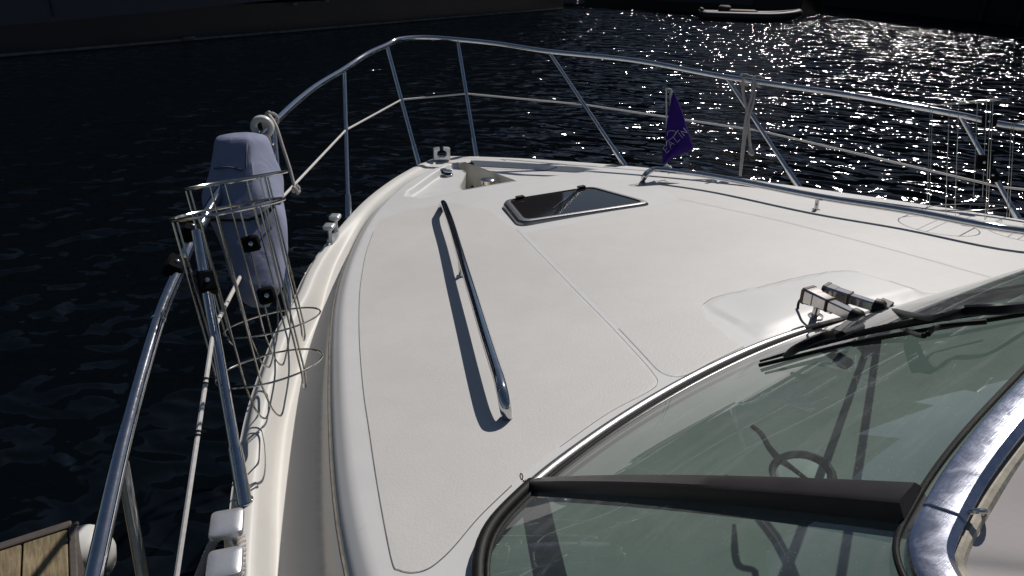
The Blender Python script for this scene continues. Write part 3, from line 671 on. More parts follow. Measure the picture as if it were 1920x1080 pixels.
# chrome trim along the foot of the glass
ws.tube([gl_pt(i, 0, .004)+np.array([0, 0, -.004]) for i in range(i0, i1+1)], .0145, 14)
wscreen = ws.build('windscreen', M['satin'], boat)
k_m = 5*NSUB   # index of the mullion on the base curve
k_m2 = len(Bc)-1-k_m
def pane(a, b):
    NV = 10; m_ = MB(); vs = []; w_ = b-a+1
    for v in range(NV+1):
        for i in range(a, b+1): vs.append(gl_pt(i, v/NV))
    fs = [(v*w_+i, v*w_+i+1, (v+1)*w_+i+1, (v+1)*w_+i) for v in range(NV) for i in range(w_-1)]
    m_.add(vs, fs); return child(m_, 'pane', M['glass'], wscreen)
pane(0, k_m); pane(k_m, k_m2); pane(k_m2, len(Bc)-1)
# black rubber seal inside the chrome trim, wide around the port pane
rb = MB(); rb.tube([gl_pt(i, .028, .001) for i in range(0, len(Bc))], .0045, 8); child(rb, 'glass_seal', M['rubber'], wscreen)
rb = MB(); rb.tube([gl_pt(i, .0, .006) for i in range(0, k_m+1)], .0130, 12); child(rb, 'side_glass_seal', M['rubber'], wscreen)
rb = MB(); rb.tube([gl_pt(i, .982, .002) for i in range(0, len(Bc))], .0036, 10); child(rb, 'top_glass_seal', M['rubber'], wscreen)
def mullion(i):
    m_ = MB(); R_ = []
    for v in np.linspace(-.01, .985, 24):
        p = gl_pt(i, v, 0); a = unit(gl_pt(min(i+2, len(Bc)-1), v)-gl_pt(max(i-2, 0), v)); t = unit(Tc[i]-Bc[i]); n_ = unit(np.cross(a, t)); 
        if n_[2] < 0: n_ = -n_
        a = unit(a - t*(a@t)); wd = .018+.007*v; hh = .010+.007*v
        if a[1] < 0: a = -a
        R_.append([p+a*(wd)+n_*(hh*.55), p+a*wd*.8+n_*hh, p-a*wd*.55+n_*(hh+.006), p-a*wd*.75+n_*(hh+.004), p-a*wd*1.05+n_*.002, p-a*wd*1.05-n_*.02, p+a*wd-n_*.02])
    m_.loft(R_); return child(m_, 'mullion', M['mullion'], wscreen)
mullion(k_m); mullion(k_m2)
# scratched bright band along the top of the glass
tb = MB(); sec = [(-.006, -.012), (-.005, .010), (.002, .015), (.040, .020), (.052, .014), (.055, -.004), (.05, -.02), (0, -.02)]
def band(a, b, mb):
    R_ = []
    for i in range(a, b+1):
        p = Tc[i]; al_ = unit(Tc[min(i+1, len(Tc)-1)]-Tc[max(i-1, 0)]); t = unit(np.array([al_[1], -al_[0], 0]))
        R_.append([p+t*x*.68+np.array([0, 0, z*.8]) for x, z in sec])
    mb.loft(R_)
band(0, k_m-1, tb); child(tb, 'top_frame', M['scratched'], wscreen)
tb = MB(); band(k_m-1, len(Tc)-1, tb)
for i in range(len(tb.v)): tb.v[i] = (tb.v[i][0], tb.v[i][1], tb.v[i][2]+.0022)
child(tb, 'top_frame', M['scratched'], wscreen)
# sealant fillet and roof
sl = MB(); pth = []
roof_edge = []
for i in range(len(Tc)):
    p = Tc[i]; al_ = unit(Tc[min(i+1, len(Tc)-1)]-Tc[max(i-1, 0)]); t = unit(np.array([al_[1], -al_[0], 0]))
    pth.append(p+t*.040+np.array([0, 0, -.002])); roof_edge.append(p+t*.037+np.array([0, 0, .002]))
sl.tube(pth, [.0085+.0006*math.sin(i*.31) for i in range(len(pth))], 10, flat=1.0); child(sl, 'sealant', M['sealant'], wscreen)
rf = MB(); nR = len(roof_edge); rows = []
for r_ in range(13):
    f_ = r_/12; row = []
    for p in roof_edge:
        q = np.array([p[0]*(1-f_), p[1]+( -.9-p[1])*f_*1.0, p[2]+.035*(1-(1-f_)**2)]); row.append(q)
    rows.append(row)
rf.loft(rows, caps=False, closed=False); rf.build('roof', M['roofgel'], boat)
# eyelets
def eyelet(c, d, s_):
    m_ = MB(); d = unit(d); m_.tube([c, c+d*s_*1.1], s_*.32, 10); u_ = unit(np.cross(d, (0, 0, 1)))
    cc = c+d*s_*2.0
    m_.tube([cc+(d*math.cos(a)+(u_*.5+np.array([0, 0, .87]))*math.sin(a))*s_ for a in np.linspace(0, 2*math.pi, 20, endpoint=False)], s_*.32, 8, closed=True)
    m_.lathe(c-d*.001, d, [(0, s_*.9), (s_*.25, s_*.85), (s_*.35, s_*.4)], 14)
    return child(m_, 'eyelet', M['horn'], wscreen)
eyelet(AZ(1797, 962, 1.958), (.72, -.62, .12), .0085)
eyelet(np.array(Bc[k_m])+np.array([-.012, .018, .006]), (-.3, .5, .8), .0045)

# interior seen through the glass: dash, cabin floor, dark ring with pale centre and stalk
it = MB(); rows = []
prf = [(0.0, -.010), (.03, -.012), (.10, -.016), (.35, -.035), (.62, -.09), (.9, -.2)]
for sfr, dz in prf:
    row = []
    for i in range(0, len(Bc), 2):
        p = Bc[i]; c = np.array([p[0]*.35, -.05, p[2]]); d = c-p; q = p+d*sfr; row.append(np.array([q[0], q[1], p[2]+dz]))
    rows.append(row)
it.loft(rows, caps=False, closed=False); it.build('dashboard', M['dash'], boat)
cf = MB(); cf.box((0, -.45, 1.18), [(1, 0, 0), (0, 1, 0), (0, 0, 1)], (1.5, .42, .02)); cf.build('cockpit_sole', M['underside'], boat)
gc = AZ(1503, 891, 1.535); gm = MB(); ax_ = unit([-.25, .05, 1]); uu = unit(np.cross(ax_, (0, 0, 1))); vv = np.cross(uu, ax_)
gm.tube([gc+(uu*math.cos(a)+vv*math.sin(a))*.056 for a in np.linspace(0, 2*math.pi, 28, endpoint=False)], .009, 8, closed=True)
go = gm.build('dash_ring', M['blackplastic'], boat)
gd = MB(); gd.lathe(gc-ax_*.006, ax_, [(0, .050), (.008, .046), (.010, .02)], 24); child(gd, 'ring_disc', M['ringcentre'], go)
gs = MB(); gs.tube(cr([gc-uu*.045, AZ(1452, 850, 1.536), AZ(1428, 815, 1.54), AZ(1410, 800, 1.542)], 4), .006, 8); child(gs, 'ring_stalk', M['blackplastic'], go)

# ------------------------------------------------------------------ wipers
def gl_near(px, py, off):       # point above the glass under that pixel
    best = None
    for i in range(k_m, k_m2+1):
        for v in np.linspace(-.05, 1, 43):
            p = gl_pt(i, v, off); d = p-CAM; z = d@RM[2]; e = (960+FPX*(d@RM[0])/z-px)**2+(540-FPX*(d@RM[1])/z-py)**2
            if best is None or e < best[0]: best = (e, p)
    return near(px, py, best[1])
def wiper(blade, arm, pivot):
    pa = [gl_near(*q, .010) for q in blade]
    pth_ = cr(pa, 8); n_ = len(pth_)
    root = MB(); root.tube(arm, [.008]*(len(arm)-3)+[.007, .0055, .004] if len(arm) > 3 else .006, 8, flat=.6); o = root.build('wiper', M['blackplastic'], boat)
    bl = MB(); bl.tube([p+np.array([0, 0, -.004]) for p in pth_], .0042, 6); child(bl, 'wiper_rubber', M['rubber'], o)
    sp = MB(); sp.tube([p+np.array([0, 0, .006+.010*math.sin(math.pi*k/(n_-1))]) for k, p in enumerate(pth_)], [.0025+.0045*math.sin(math.pi*k/(n_-1)) for k in range(n_)], 8)
    child(sp, 'wiper_bridge', M['blackplastic'], o)
    return o
piv = AT(1640, 600, .045)
armL = cr([piv, gl_near(1590, 622, .035), gl_near(1540, 632, .04), gl_near(1500, 650, .035), gl_near(1470, 668, .022)], 5)
wiper([(1424, 682), (1600, 640), (1760, 611), (1930, 583)], armL, piv)
mt_ = MB(); c = AT(1640, 600, .02)
mt_.box(c, [(1, .1, 0), (0, 1, 0), (0, 0, 1)], (.062, .024, .020)); mt_.box(c+np.array([.035, .005, .026]), [(1, .2, .1), (0, 1, 0), (0, 0, 1)], (.03, .017, .012)); mt_.box(c+np.array([-.045, -.012, .014]), [(1, -.3, 0), (.3, 1, 0), (0, 0, 1)], (.02, .014, .016))
mt_.lathe(c+np.array([.0, 0, .02]), (0, -.3, 1), [(0, .018), (.012, .018), (.018, .012)], 16)
mto = mt_.build('wiper_mount', M['blackplastic'], boat)
armR = cr([c+np.array([.03, -.005, .03]), gl_near(1740, 596, .045), gl_near(1810, 583, .05), gl_near(1870, 580, .045), gl_near(1935, 575, .03)], 5)
m_ = MB(); m_.tube(armR, [.0085]*len(armR), 8, flat=.65); child(m_, 'linkage_arm', M['blackplastic'], mto)
armT = cr([c+np.array([.04, .0, .0]), gl_near(1720, 628, .028), gl_near(1760, 612, .03), gl_near(1850, 603, .025)], 5)
m_ = MB(); m_.tube(armT, .0042, 8); child(m_, 'linkage_arm', M['blackplastic'], mto)

# ------------------------------------------------------------------ twin horn
def horn(pa, pb_, big):
    A = np.array(pa); B_ = np.array(pb_); d = unit(B_-A); up = np.array([0, 0, 1.0]); sd_ = unit(np.cross(d, up)); up = np.cross(sd_, d); L_ = np.linalg.norm(B_-A)
    def rr(s_, w_, h, ch=.12): 
        c = A+d*s_; return [c+sd_*x+up*y for x, y in [(w_, -h+h*ch*2), (w_, h-h*ch*2), (w_-w_*ch*2, h), (-w_+w_*ch*2, h), (-w_, h-h*ch*2), (-w_, -h+h*ch*2), (-w_+w_*ch*2, -h), (w_-w_*ch*2, -h)]]
    root = MB(); root.loft([rr(.004, .021*big, .019*big), rr(.03, .0185*big, .0175*big), rr(L_*.2, .0165*big, .0165*big), rr(L_*.45, .0155*big, .0150*big)], True)
    root.loft([rr(L_*.44, .0125*big, .0125*big), rr(L_*.94, .0115*big, .0115*big)])
    o = root.build('horn', M['horn'], boat)
    c_ = MB(); c_.loft([rr(-.002, .0222*big, .0202*big), rr(.007, .0222*big, .0202*big)]); child(c_, 'horn_mouth_rim', M['brownwood'], o)
    c_ = MB(); c_.loft([rr(L_*.43, .0165*big, .0160*big), rr(L_*.455, .0165*big, .0160*big)]); child(c_, 'horn_band', M['brownwood'], o)
    e_ = MB(); e_.lathe(B_-d*.012, d, [(-.012, .012), (-.008, .021), (.010, .021), (.016, .017), (.018, .006)], 22); child(e_, 'horn_cap', M['blackplastic'], o)
    return o
hA, hB = AT(1514, 552, .080), AT(1612, 597, .072)
hC, hD = AT(1547, 545, .080), AT(1655, 578, .072)
horn(hA, hB, 1.15); horn(hC, hD, 1.05)
hbx = MB(); bp_ = AT(1528, 593, .004)
hbx.lathe(bp_, (0, 0, 1), [(-.004, .022), (.004, .022), (.006, .010), (.06, .0085), (.066, .012)], 16)
bp2 = AT(1620, 606, .01); hbx.tube([bp2, hB-unit(hB-hA)*.06+np.array([0, 0, -.01])], .007, 10)
hbx.box((hA*.62+hB*.38+hC*.62+hD*.38)/2+np.array([0, 0, -.022]), [unit(hC-hA), unit(hB-hA), (0, 0, 1)], (np.linalg.norm(hC-hA)*.55, .018, .006))
hbx.build('horn_bracket', M['horn'], boat)
cb = MB(); cb.tube(cr([AT(1498, 590, .0), AT(1496, 576, .015), AT(1500, 563, .035), AT(1512, 560, .052), AT(1530, 566, .055), AT(1560, 580, .05), AT(1600, 596, .045)], 5), .0038, 8); cb.lathe(AT(1497, 591, .0), (0, 0, 1), [(0, .012), (.005, .011), (.01, .005)], 12); cb.build('horn_cable', M['rubber'], boat)

# ------------------------------------------------------------------ fender baskets (hang on the rail)
NB = unit(RM.T @ np.array([-.163, .956, -.23])); NS = np.array([-NB[0], NB[1], NB[2]])
def basket(tc, ax, H_, R_, label, clamps, ph, wr=.0025):
    tc = np.array(tc); bc_ = tc-ax*H_; fr_ = unit((CAM-bc_)-ax*((CAM-bc_)@ax)); sd2 = np.cross(ax, fr_)
    if sd2@RM[0] < 0: sd2 = -sd2
    root = thing('fender_basket', label, 'basket', tuple(bc_-ax*.1), 'steel wire fender baskets clamped to the rail')
    u_ = fr_*math.cos(ph)-sd2*math.sin(ph); v_ = fr_*math.sin(ph)+sd2*math.cos(ph)          # u: towards the near side, v: to the right
    def ring(c, r_, n_=48): return [c+(u_*math.cos(a)+v_*math.sin(a))*r_ for a in np.linspace(0, 2*math.pi, n_, endpoint=False)]
    for c, nm, rr_ in ((tc, 'top_ring', wr*1.6), (bc_, 'bottom_ring', wr)):
        m_ = MB(); m_.tube(ring(c, R_), rr_, 8, closed=True); m_.build(nm, M['wire'], root)
    for off in (-.018, .018):                  # two long loops passing under the fender
        x = math.sqrt(1-(off/R_)**2)*R_
        pts = [tc+u_*x+v_*off, bc_+u_*x+v_*off, bc_+u_*x*.80+v_*off-ax*.07, bc_+u_*x*.45+v_*off-ax*.105, bc_+v_*off-ax*.085, bc_-u_*x*.6+v_*off-ax*.04, bc_-u_*x+v_*off+ax*.03, bc_-u_*x+v_*off+ax*.09]
        p_ = [pts[0]]+cr(pts[1:-1], 5)+[pts[-1], tc-u_*x+v_*off]; m_ = MB(); m_.tube(p_, wr, 6); m_.build('wire', M['wire'], root)
    for sg in (-1, 1):                         # a narrow hairpin each side
        e_ = v_*sg*R_; g = u_*.012
        if sg == 1: e_ = (v_*.8+u_*.6)*R_*.995 if ph > 0 else e_
        pts = [tc+e_+g, bc_+e_+g, bc_+e_*.96+g-ax*.03, bc_+e_*.93-ax*.045, bc_+e_*.96-g-ax*.03, bc_+e_-g, tc+e_-g]
        m_ = MB(); m_.tube([pts[0]]+cr(pts[1:-1], 5)+[pts[-1]], wr, 6); m_.build('wire', M['wire'], root)
    for cpos, axs, h3 in clamps:
        m_ = MB(); m_.box(cpos, axs, h3, ch=.006); o = m_.build('clamp', M['clamp'], root)
        nd = unit(axs[2]); s_ = MB(); s_.lathe(np.array(cpos)+nd*h3[2], nd, [(-.002, .0055), (.002, .0055), (.003, .003)], 12)
        child(s_, 'clamp_screw', M['chrome'], o)
    return root
toC = lambda p: unit(CAM-np.array(p))
def cl_face(px, py, dep, s_, tilt=(0, 0, 0)):
    p = AD(px, py, dep); n_ = unit(toC(p)+np.array(tilt)); u_ = unit(np.cross((0, 0, 1), n_)); v_ = np.cross(n_, u_); r_ = .12; uu_ = u_*math.cos(r_)+v_*math.sin(r_); vv_ = -u_*math.sin(r_)+v_*math.cos(r_)
    return (p, [uu_, vv_, n_], s_)
T1, B1 = AD(428, 392, 1.60), AD(503, 690, 1.68)
T2, B2 = AD(443, 338, 1.77), AD(524, 594, 1.94)
rd = unit(np.array(railP[6])-np.array(railP[5]))
def rail_clamp(px, py, P0, dep_axis=rd, s_=(.026, .022, .022)):
    p = near(px, py, P0); n_ = unit(toC(p)-dep_axis*(toC(p)@dep_axis)); return (p, [dep_axis, np.cross(n_, dep_axis), n_], s_)
sdr = unit(topP['D']-basP['D'])
basket(T1, NB, .39, .126, 'wire fender basket nearest the camera, clamped to the port rail left of the lavender cover',
       [rail_clamp(328, 500, AD(330, 505, 1.72)), cl_face(500, 554, 1.63, (.020, .020, .014))], .35)
basket(T2, NB, .38, .126, 'wire fender basket directly in front of the lavender cover, second along the port rail',
       [rail_clamp(357, 433, AD(357, 440, 1.80)), rail_clamp(390, 530, (-1.68, 1.62, 1.77), sdr), cl_face(470, 457, 1.72, (.022, .020, .014))], .35)
rds = unit(np.array((1.77, 1.48, 1.865))-topS['D'])
sds = unit(topS['D']-basS['D'])
basket(AD(1816, 192, 3.0), NS, .45, .148, 'wire fender basket on the starboard rail, fully in view below the sun glitter',
       [rail_clamp(1855, 227, (1.70, 1.62, 1.866), rds, (.030, .026, .024)), cl_face(1846, 304, 2.95, (.030, .030, .016))], .35, .0013)
basket(AD(1975, 226, 2.9), NS, .42, .148, 'wire fender basket on the starboard rail, cut by the right edge',
       [rail_clamp(1862, 328, (1.71, 1.50, 1.70), sds, (.034, .02, .02))], .35, .0013)
def pxdep(P): return float((np.array(P)-CAM)@RM[2])

# ------------------------------------------------------------------ lavender cover (horseshoe bag) on the rail
def bag():
    dep = 2.08; cen = AD(465, 410, dep)
    root = thing('equipment_cover', 'lavender grey canvas cover bulging over gear hung inside the port rail', 'cover', tuple(AD(490, 577, dep)))
    sl_ = [(252, 424, 491), (256, 411, 498), (266, 405, 504), (290, 401, 511), (330, 391, 525), (365, 384, 532), (400, 388, 536), (430, 402, 537), (470, 416, 538), (510, 430, 536), (540, 441, 528), (562, 453, 512), (574, 470, 503)]
    n_ = toC(cen); rt = RM[0]; 
    def sect(y, x0, x1, k=1.0, th=.085):
        dep = 2.10-.0006*(y-253); ctr = AD((x0+x1)/2, y, dep); hw = (x1-x0)/2*dep/FPX*k; t_ = th*k*min(1, (y-240)/28)*min(1, (585-y)/45+.12)
        out = []
        for a in np.linspace(0, 2*math.pi, 40, endpoint=False):
            c, s_ = math.cos(a), math.sin(a); e = 1.45-.75*float(ss(315, 420, y))
            x = abs(c)**e*np.sign(c)*hw; z = abs(s_)**e*np.sign(s_)*t_; x += (.22*hw*max(0, s_)*(1-abs(c)))*float(1-ss(330, 420, y))
            wr = 1+.03*math.sin(3*a+y*.045)+.014*math.sin(7*a-y*.09)
            out.append(ctr+rt*x*wr+n_*z*wr)
        return out
    rows = [sect(*s_) for s_ in sl_]
    # resample smoothly down the length
    arr = np.array(rows); fine = []
    for j in range(arr.shape[1]): fine.append(cr(arr[:, j], 5))
    fine = np.array(fine).transpose(1, 0, 2)
    m_ = MB(); m_.loft(list(fine)); m_.build('cover_body', M['canvas'], root)
    # hood that overlaps the body to the dark hem
    hood = np.array([sect(y, x0-1, x1+1, 1.03) for y, x0, x1 in sl_[:9]]); f2 = np.array([cr(hood[:, j], 5) for j in range(hood.shape[1])]).transpose(1, 0, 2)
    npt = f2.shape[1]; hv = []; cut = []
    for j in range(npt):
        a = 2*math.pi*j/npt; low = .80+.10*max(0, math.cos(a))*0 - .16*max(0, math.cos(a)) ; cut.append(low)
    m2 = MB(); R2 = []
    for i in range(f2.shape[0]):
        R2.append([f2[min(int(round(i*cut[j])), f2.shape[0]-1)][j] for j in range(npt)])
    m2.loft(R2, caps=False); m2.loft([R2[0], [p*.6+sum(R2[0])/npt*.4+np.array([0, 0, .004]) for p in R2[0]], [sum(R2[0])/npt+np.array([0, 0, .006])+(p-sum(R2[0])/npt)*.05 for p in R2[0]]], caps=True)
    ho = m2.build('cover_hood', M['canvas'], root)
    hem = MB(); hem.tube([p for p in R2[-1]], .0045, 6, closed=True); hem.build('hem', M['blackplastic'], root)
    pp = MB()
    pp.tube(cr([AD(x, y, d) for x, y, d in [(466, 253, 2.06), (463, 275, 2.0), (461, 300, 1.985), (462, 322, 1.98)]], 5), .003, 6)
    pp.tube(cr([AD(x, y, d) for x, y, d in [(402, 316, 2.03), (430, 314, 1.985), (462, 322, 1.98)]], 5), .003, 6)  # dark tube drawn for the shade in the cover's curved fold
    pp.build('seam_and_fold', M['seamfold'], root)
bag()

# ------------------------------------------------------------------ white hook and rope on the port rail
rC = topP['C']; hkP = near(492, 238, (-1.31, 2.60, 1.89))
rdir = unit(np.array(topP['C'])-near(430, 335, (-1.50, 2.15, 1.875)))
hk = MB(); sdv = unit(np.cross(rdir, (0, 0, 1)))
n1_ = np.cross(sdv, rdir)
hk.tube([hkP+(n1_*math.cos(a)+sdv*math.sin(a))*.030 for a in np.linspace(0, 2*math.pi, 24, endpoint=False)], .014, 10, closed=True, flat=.9)
hk.tube(cr([hkP+n1_*.03, hkP+rdir*.03+n1_*.018, hkP+rdir*.05-n1_*.03, hkP+rdir*.06-n1_*.10, hkP+rdir*.055-n1_*.16], 4), .011, 10, flat=.6)
hook = tag(hk.build('rail_hook', M['whiteplastic'], None), 'round white plastic hook clipped over the port rail above the lavender cover', 'hook')
rp = MB()
def loop(c, d, r_, n_=20, off=0): 
    s_ = unit(np.cross(d, (0, 0, 1))); u_ = np.cross(s_, d); return [c+(u_*math.cos(a)+s_*math.sin(a))*r_+d*off*k/n_ for k, a in enumerate(np.linspace(0, 2*math.pi, n_, endpoint=False))]
rp.tube(loop(near(508, 224, rC), rdir, .024, off=.02), .0062, 8, closed=True)
pc = near(505, 222, rC); dpC = pxdep(pc)
rp.tube(cr([pc+np.array([0, 0, .015]), AD(517, 235, dpC-.06), AD(530, 275, dpC-.06), AD(543, 315, dpC-.06), AD(552, 350, dpC-.06)], 6), .0062, 8)
kn = AD(555, 355, dpC-.06)
rp.tube([kn+np.array([math.cos(a)*.011, math.sin(a)*.008, math.sin(2*a)*.010]) for a in np.linspace(0, 2*math.pi, 16, endpoint=False)], .006, 8, closed=True)
rp.tube([kn, kn+np.array([.004, 0, -.02])], .006, 8)
tag(rp.build('rope', M['rope'], None), 'short white rope looped over the port rail and ending in a knot', 'rope')
# ropes on the starboard rail
rC2 = near(1405, 152, topS['C']); d2 = unit(topS['C']-near(1580, 177, (1.47, 2.2, 1.88))); dp2 = pxdep(rC2)
rs = MB()
rs.tube(loop(near(1399, 150, rC2), d2, .026, off=.03), .0075, 8, closed=True)
rs.tube(loop(near(1408, 152, rC2), d2, .024, off=.03), .0075, 8, closed=True)
rs.tube(cr([AD(1394, 145, dp2-.05), AD(1393, 170, dp2-.05), AD(1399, 200, dp2-.06), AD(1403, 230, dp2-.05), AD(1405, 262, dp2-.05), AD(1408, 284, dp2-.05)], 5), .0075, 8)
rs.tube(cr([AD(1412, 150, dp2-.05), AD(1409, 180, dp2-.07), AD(1400, 215, dp2-.07), AD(1394, 260, dp2-.05), AD(1388, 330, dp2-.02)], 5), .0075, 8)
rs.tube(cr([AD(1416, 152, dp2-.05), AD(1413, 190, dp2-.075), AD(1404, 222, dp2-.07), AD(1397, 262, dp2-.045), AD(1388, 330, dp2-.02)], 5), .0065, 8)
kn = AD(1408, 285, dp2-.05); rs.tube([kn+np.array([math.cos(a)*.014, math.sin(a)*.012, math.sin(a)*.012]) for a in np.linspace(0, 2*math.pi, 14, endpoint=False)], .007, 8, closed=True)
tag(rs.build('rope', M['rope'], None), 'grey white ropes tied round the starboard rail with long ends hanging down', 'rope')
rs = MB(); rs.tube(loop(near(1424, 153, rC2), d2, .024, off=.03), .0085, 8, closed=True)
rs.tube(loop(near(1429, 155, rC2), d2, .023, off=.02), .0075, 8, closed=True)
tag(rs.build('rope', M['rope'], None), 'small hitch of white cord round the starboard rail, right of the hanging ropes', 'rope')

# ------------------------------------------------------------------ mooring line on the near cleat
def twisted(path, r_, pitch):
    m_ = MB(); P = [np.array(p) for p in path]; L_ = 0
    for s_ in range(3):
        pts = []; L_ = 0
        for i, p in enumerate(P):
            if i: L_ += np.linalg.norm(P[i]-P[i-1])
            t = unit(P[min(i+1, len(P)-1)]-P[max(i-1, 0)]); u_ = unit(np.cross(t, (.3, .2, 1))); v_ = np.cross(t, u_); a = 2*math.pi*L_/pitch+s_*2.094
            pts.append(p+(u_*math.cos(a)+v_*math.sin(a))*r_*.5)
        m_.tube(pts, r_*.58, 8)
    return m_
c1 = np.array(AZ(430, 1000, 1.41)); 
pa_ = cr([AZ(368, 1092, 1.15), AZ(385, 1050, 1.24), AZ(402, 1014, 1.33), AZ(420, 1000, 1.405), AZ(437, 1003, 1.42), AZ(449, 1003, 1.42), AZ(452, 1030, 1.415), AZ(449, 1065, 1.41), AZ(445, 1095, 1.41), AZ(430, 1120, 1.405), AZ(416, 1105, 1.40)], 26)
tag(twisted(pa_, .0095, .034).build('mooring_line', M['rope'], None), 'twisted white mooring line wrapped round the near port cleat', 'rope')

# ------------------------------------------------------------------ flag
def flag():
    fb = AT(1250, 316, .056); dp = pxdep(fb)
    root = thing('flag', 'small purple pennant with white lettering on a short staff by the starboard handrail', 'flag', tuple(fb))
    s_ = MB(); s_.tube([fb, AD(1250, 240, dp+.01), AD(1249, 165, dp+.02)], .0038, 10); s_.tube([AD(1252, 166, dp+.01), AD(1258, 167, dp), AD(1261, 178, dp-.005)], .0035, 8); s_.build('staff', M['whiteplastic'], root)
    s_ = MB(); s_.box(AD(1259, 190, dp+.004), [RM[0], RM[1], RM[2]], (.009, .045, .002)); s_.lathe(AD(1260, 173, dp-.004), -RM[2], [(0, .006), (.004, .006), (.006, .003)], 12); s_.build('staff_clip', M['whiteplastic'], root)
    s_ = MB(); s_.tube([fb+np.array([math.cos(a)*.019, math.sin(a)*.006, math.sin(a)*.018]) for a in np.linspace(0, 2*math.pi, 14, endpoint=False)], .0045, 6, closed=True)
    s_.tube([fb+np.array([.01, -.01, .015]), AD(1262, 318, dp-.03), AD(1253, 326, dp-.03)], .003, 6); s_.tube([fb, AD(1244, 322, dp-.02)], .003, 6); s_.build('tie', M['whiteplastic'], root)
    Lf = cr([(1261, 173, 0), (1255, 205, 0), (1249, 240, 0), (1247, 272, 0), (1239, 306, 0)], 8); Rt = cr([(1265, 178, 0), (1278, 207, 0), (1289, 240, 0), (1300, 277, 0), (1247, 306, 0)], 8)
    # right edge runs down to the fly corner, then the lower hem comes back to the tie
    def edge(v): 
        v1 = v*(len(Lf)-1); i = min(int(v1), len(Lf)-2); return Lf[i]*(1-(v1-i))+Lf[i+1]*(v1-i)
    RE = [np.array(p, float) for p in [(1264, 173, 0), (1272, 192, 0), (1281, 214, 0), (1287, 236, 0), (1294, 256, 0), (1299, 277, 0), (1288, 284, 0), (1276, 289, 0), (1262, 297, 0), (1248, 307, 0)]]
    RE = cr(RE, 4); LE = [edge(v) for v in np.linspace(0, 1, len(RE))]
    def dd(s, v): return dp-.01+.020*math.sin(s*5.5+v*2.0)*(.3+v*.7) - .03*s*v
    m_ = MB(); NU = 22; vs = []
    for i in range(len(RE)):
        v = i/(len(RE)-1)
        for j in range(NU+1):
            s = j/NU; q = LE[i]*(1-s)+RE[i]*s; vs.append(AD(q[0], q[1], dd(s, v)))
    fs = [(i*(NU+1)+j, i*(NU+1)+j+1, (i+1)*(NU+1)+j+1, (i+1)*(NU+1)+j) for i in range(len(RE)-1) for j in range(NU)]
    m_.add(vs, fs); o = m_.build('flag_cloth', M['flag'], root); sm_ = o.modifiers.new('thick', 'SOLIDIFY'); sm_.thickness = .0015; sm_.offset = 0
    # white outline lettering lying on the cloth
    V = np.array(vs)
    def onflag(px, py):
        d = (V-CAM); z = d@RM[2]; e = (960+FPX*(d@RM[0])/z-px)**2+(540-FPX*(d@RM[1])/z-py)**2; k = np.argsort(e)[:3]; wt = 1/(e[k]+.05); return AD(px, py, float((z[k]*wt).sum()/wt.sum())-.0045)
    t_ = MB()
    def stroke(pts, r_=.0011):
        P = []
        for a, b in zip(pts[:-1], pts[1:]):
            for k in range(6): P.append((a[0]+(b[0]-a[0])*k/6, a[1]+(b[1]-a[1])*k/6))
        P.append(pts[-1]); t_.tube([onflag(*p) for p in P], r_, 6)
    def glyph(strokes, o_, ex, ey, w_, h):
        for s_ in strokes: stroke([(o_[0]+ex[0]*x*w_+ey[0]*y*h, o_[1]+ex[1]*x*w_+ey[1]*y*h) for x, y in s_])
    ex = (.66, -.75); ey = (-.62, -.79)
    GL = {'E': [[(1, 0), (0, 0), (0, 1), (1, 1)], [(0, .5), (.85, .5)]], 'A': [[(0, 0), (.5, 1), (1, 0)], [(.2, .4), (.8, .4)]], 'L': [[(0, 1), (0, 0), (1, 0)]], 'I': [[(0, 0), (0, 1)]], 'N': [[(0, 0), (0, 1), (1, 0), (1, 1)]]}
    for ch, o_, w_ in [('E', (1250.5, 287), 7), ('A', (1258, 279), 11), ('L', (1270, 267), 7.5), ('I', (1280, 258.5), 0), ('N', (1283.5, 255), 8)]:
        glyph(GL[ch], o_, ex, ey, w_, 12)
    stroke([(1251, 255), (1252, 247), (1257, 244.5), (1266, 245.5)]); stroke([(1250, 265), (1256, 262), (1263, 256), (1272, 244)]); stroke([(1264, 255), (1267, 248), (1272, 244)], .0009)
    t_.build('lettering', M['flagtext'], root)
flag()

# ------------------------------------------------------------------ dock corner at the lower left
dk = thing('pontoon', 'weathered wooden pontoon corner with dark edging below the port rail', 'dock', tuple(AZ(60, 1040, .30)))
c1 = AZ(128, 984, .50); e_l = unit(AZ(0, 1025, .50)-c1); e_d = unit(AZ(131, 1085, .50)-c1)
wd = .145; k = 0
for k in range(9):
    a = c1+e_l*(.004+k*wd); m_ = MB(); L_ = 2.2
    cen_ = a+e_l*(wd/2-.003)+e_d*(L_/2+.02)+np.array([0, 0, -.02]); m_.box(cen_, [e_l, e_d, (0, 0, 1)], (wd/2-.004, L_/2, .018), ch=.003); m_.build('plank', M['plank'], dk)
m_ = MB(); m_.box(c1+e_l*.65-e_d*.002+np.array([0, 0, -.07]), [e_l, e_d, (0, 0, 1)], (.66, .018, .075), ch=.004); m_.build('edge_beam', M['dockedge'], dk)
m_ = MB(); m_.box(c1-e_l*.012+e_d*1.12+np.array([0, 0, -.07]), [e_l, e_d, (0, 0, 1)], (.012, 1.12, .072), ch=.004); m_.build('side_beam', M['dockedge'], dk)
m_ = MB(); m_.box(c1+e_l*.65+e_d*1.1+np.array([0, 0, -.3]), [e_l, e_d, (0, 0, 1)], (.6, 1.05, .14), ch=.01); m_.build('float', M['underside'], dk)
fc = AZ(146, 1006, .44); fz = np.array([0, 0, 1.0])
df = MB(); df.lathe(fc+np.array([0, 0, -.12]), (0, 0, 1), [(-.10, .03), (-.09, .07), (-.04, .10), (.02, .11), (.08, .10), (.11, .075), (.125, .04), (.128, .008)], 32)
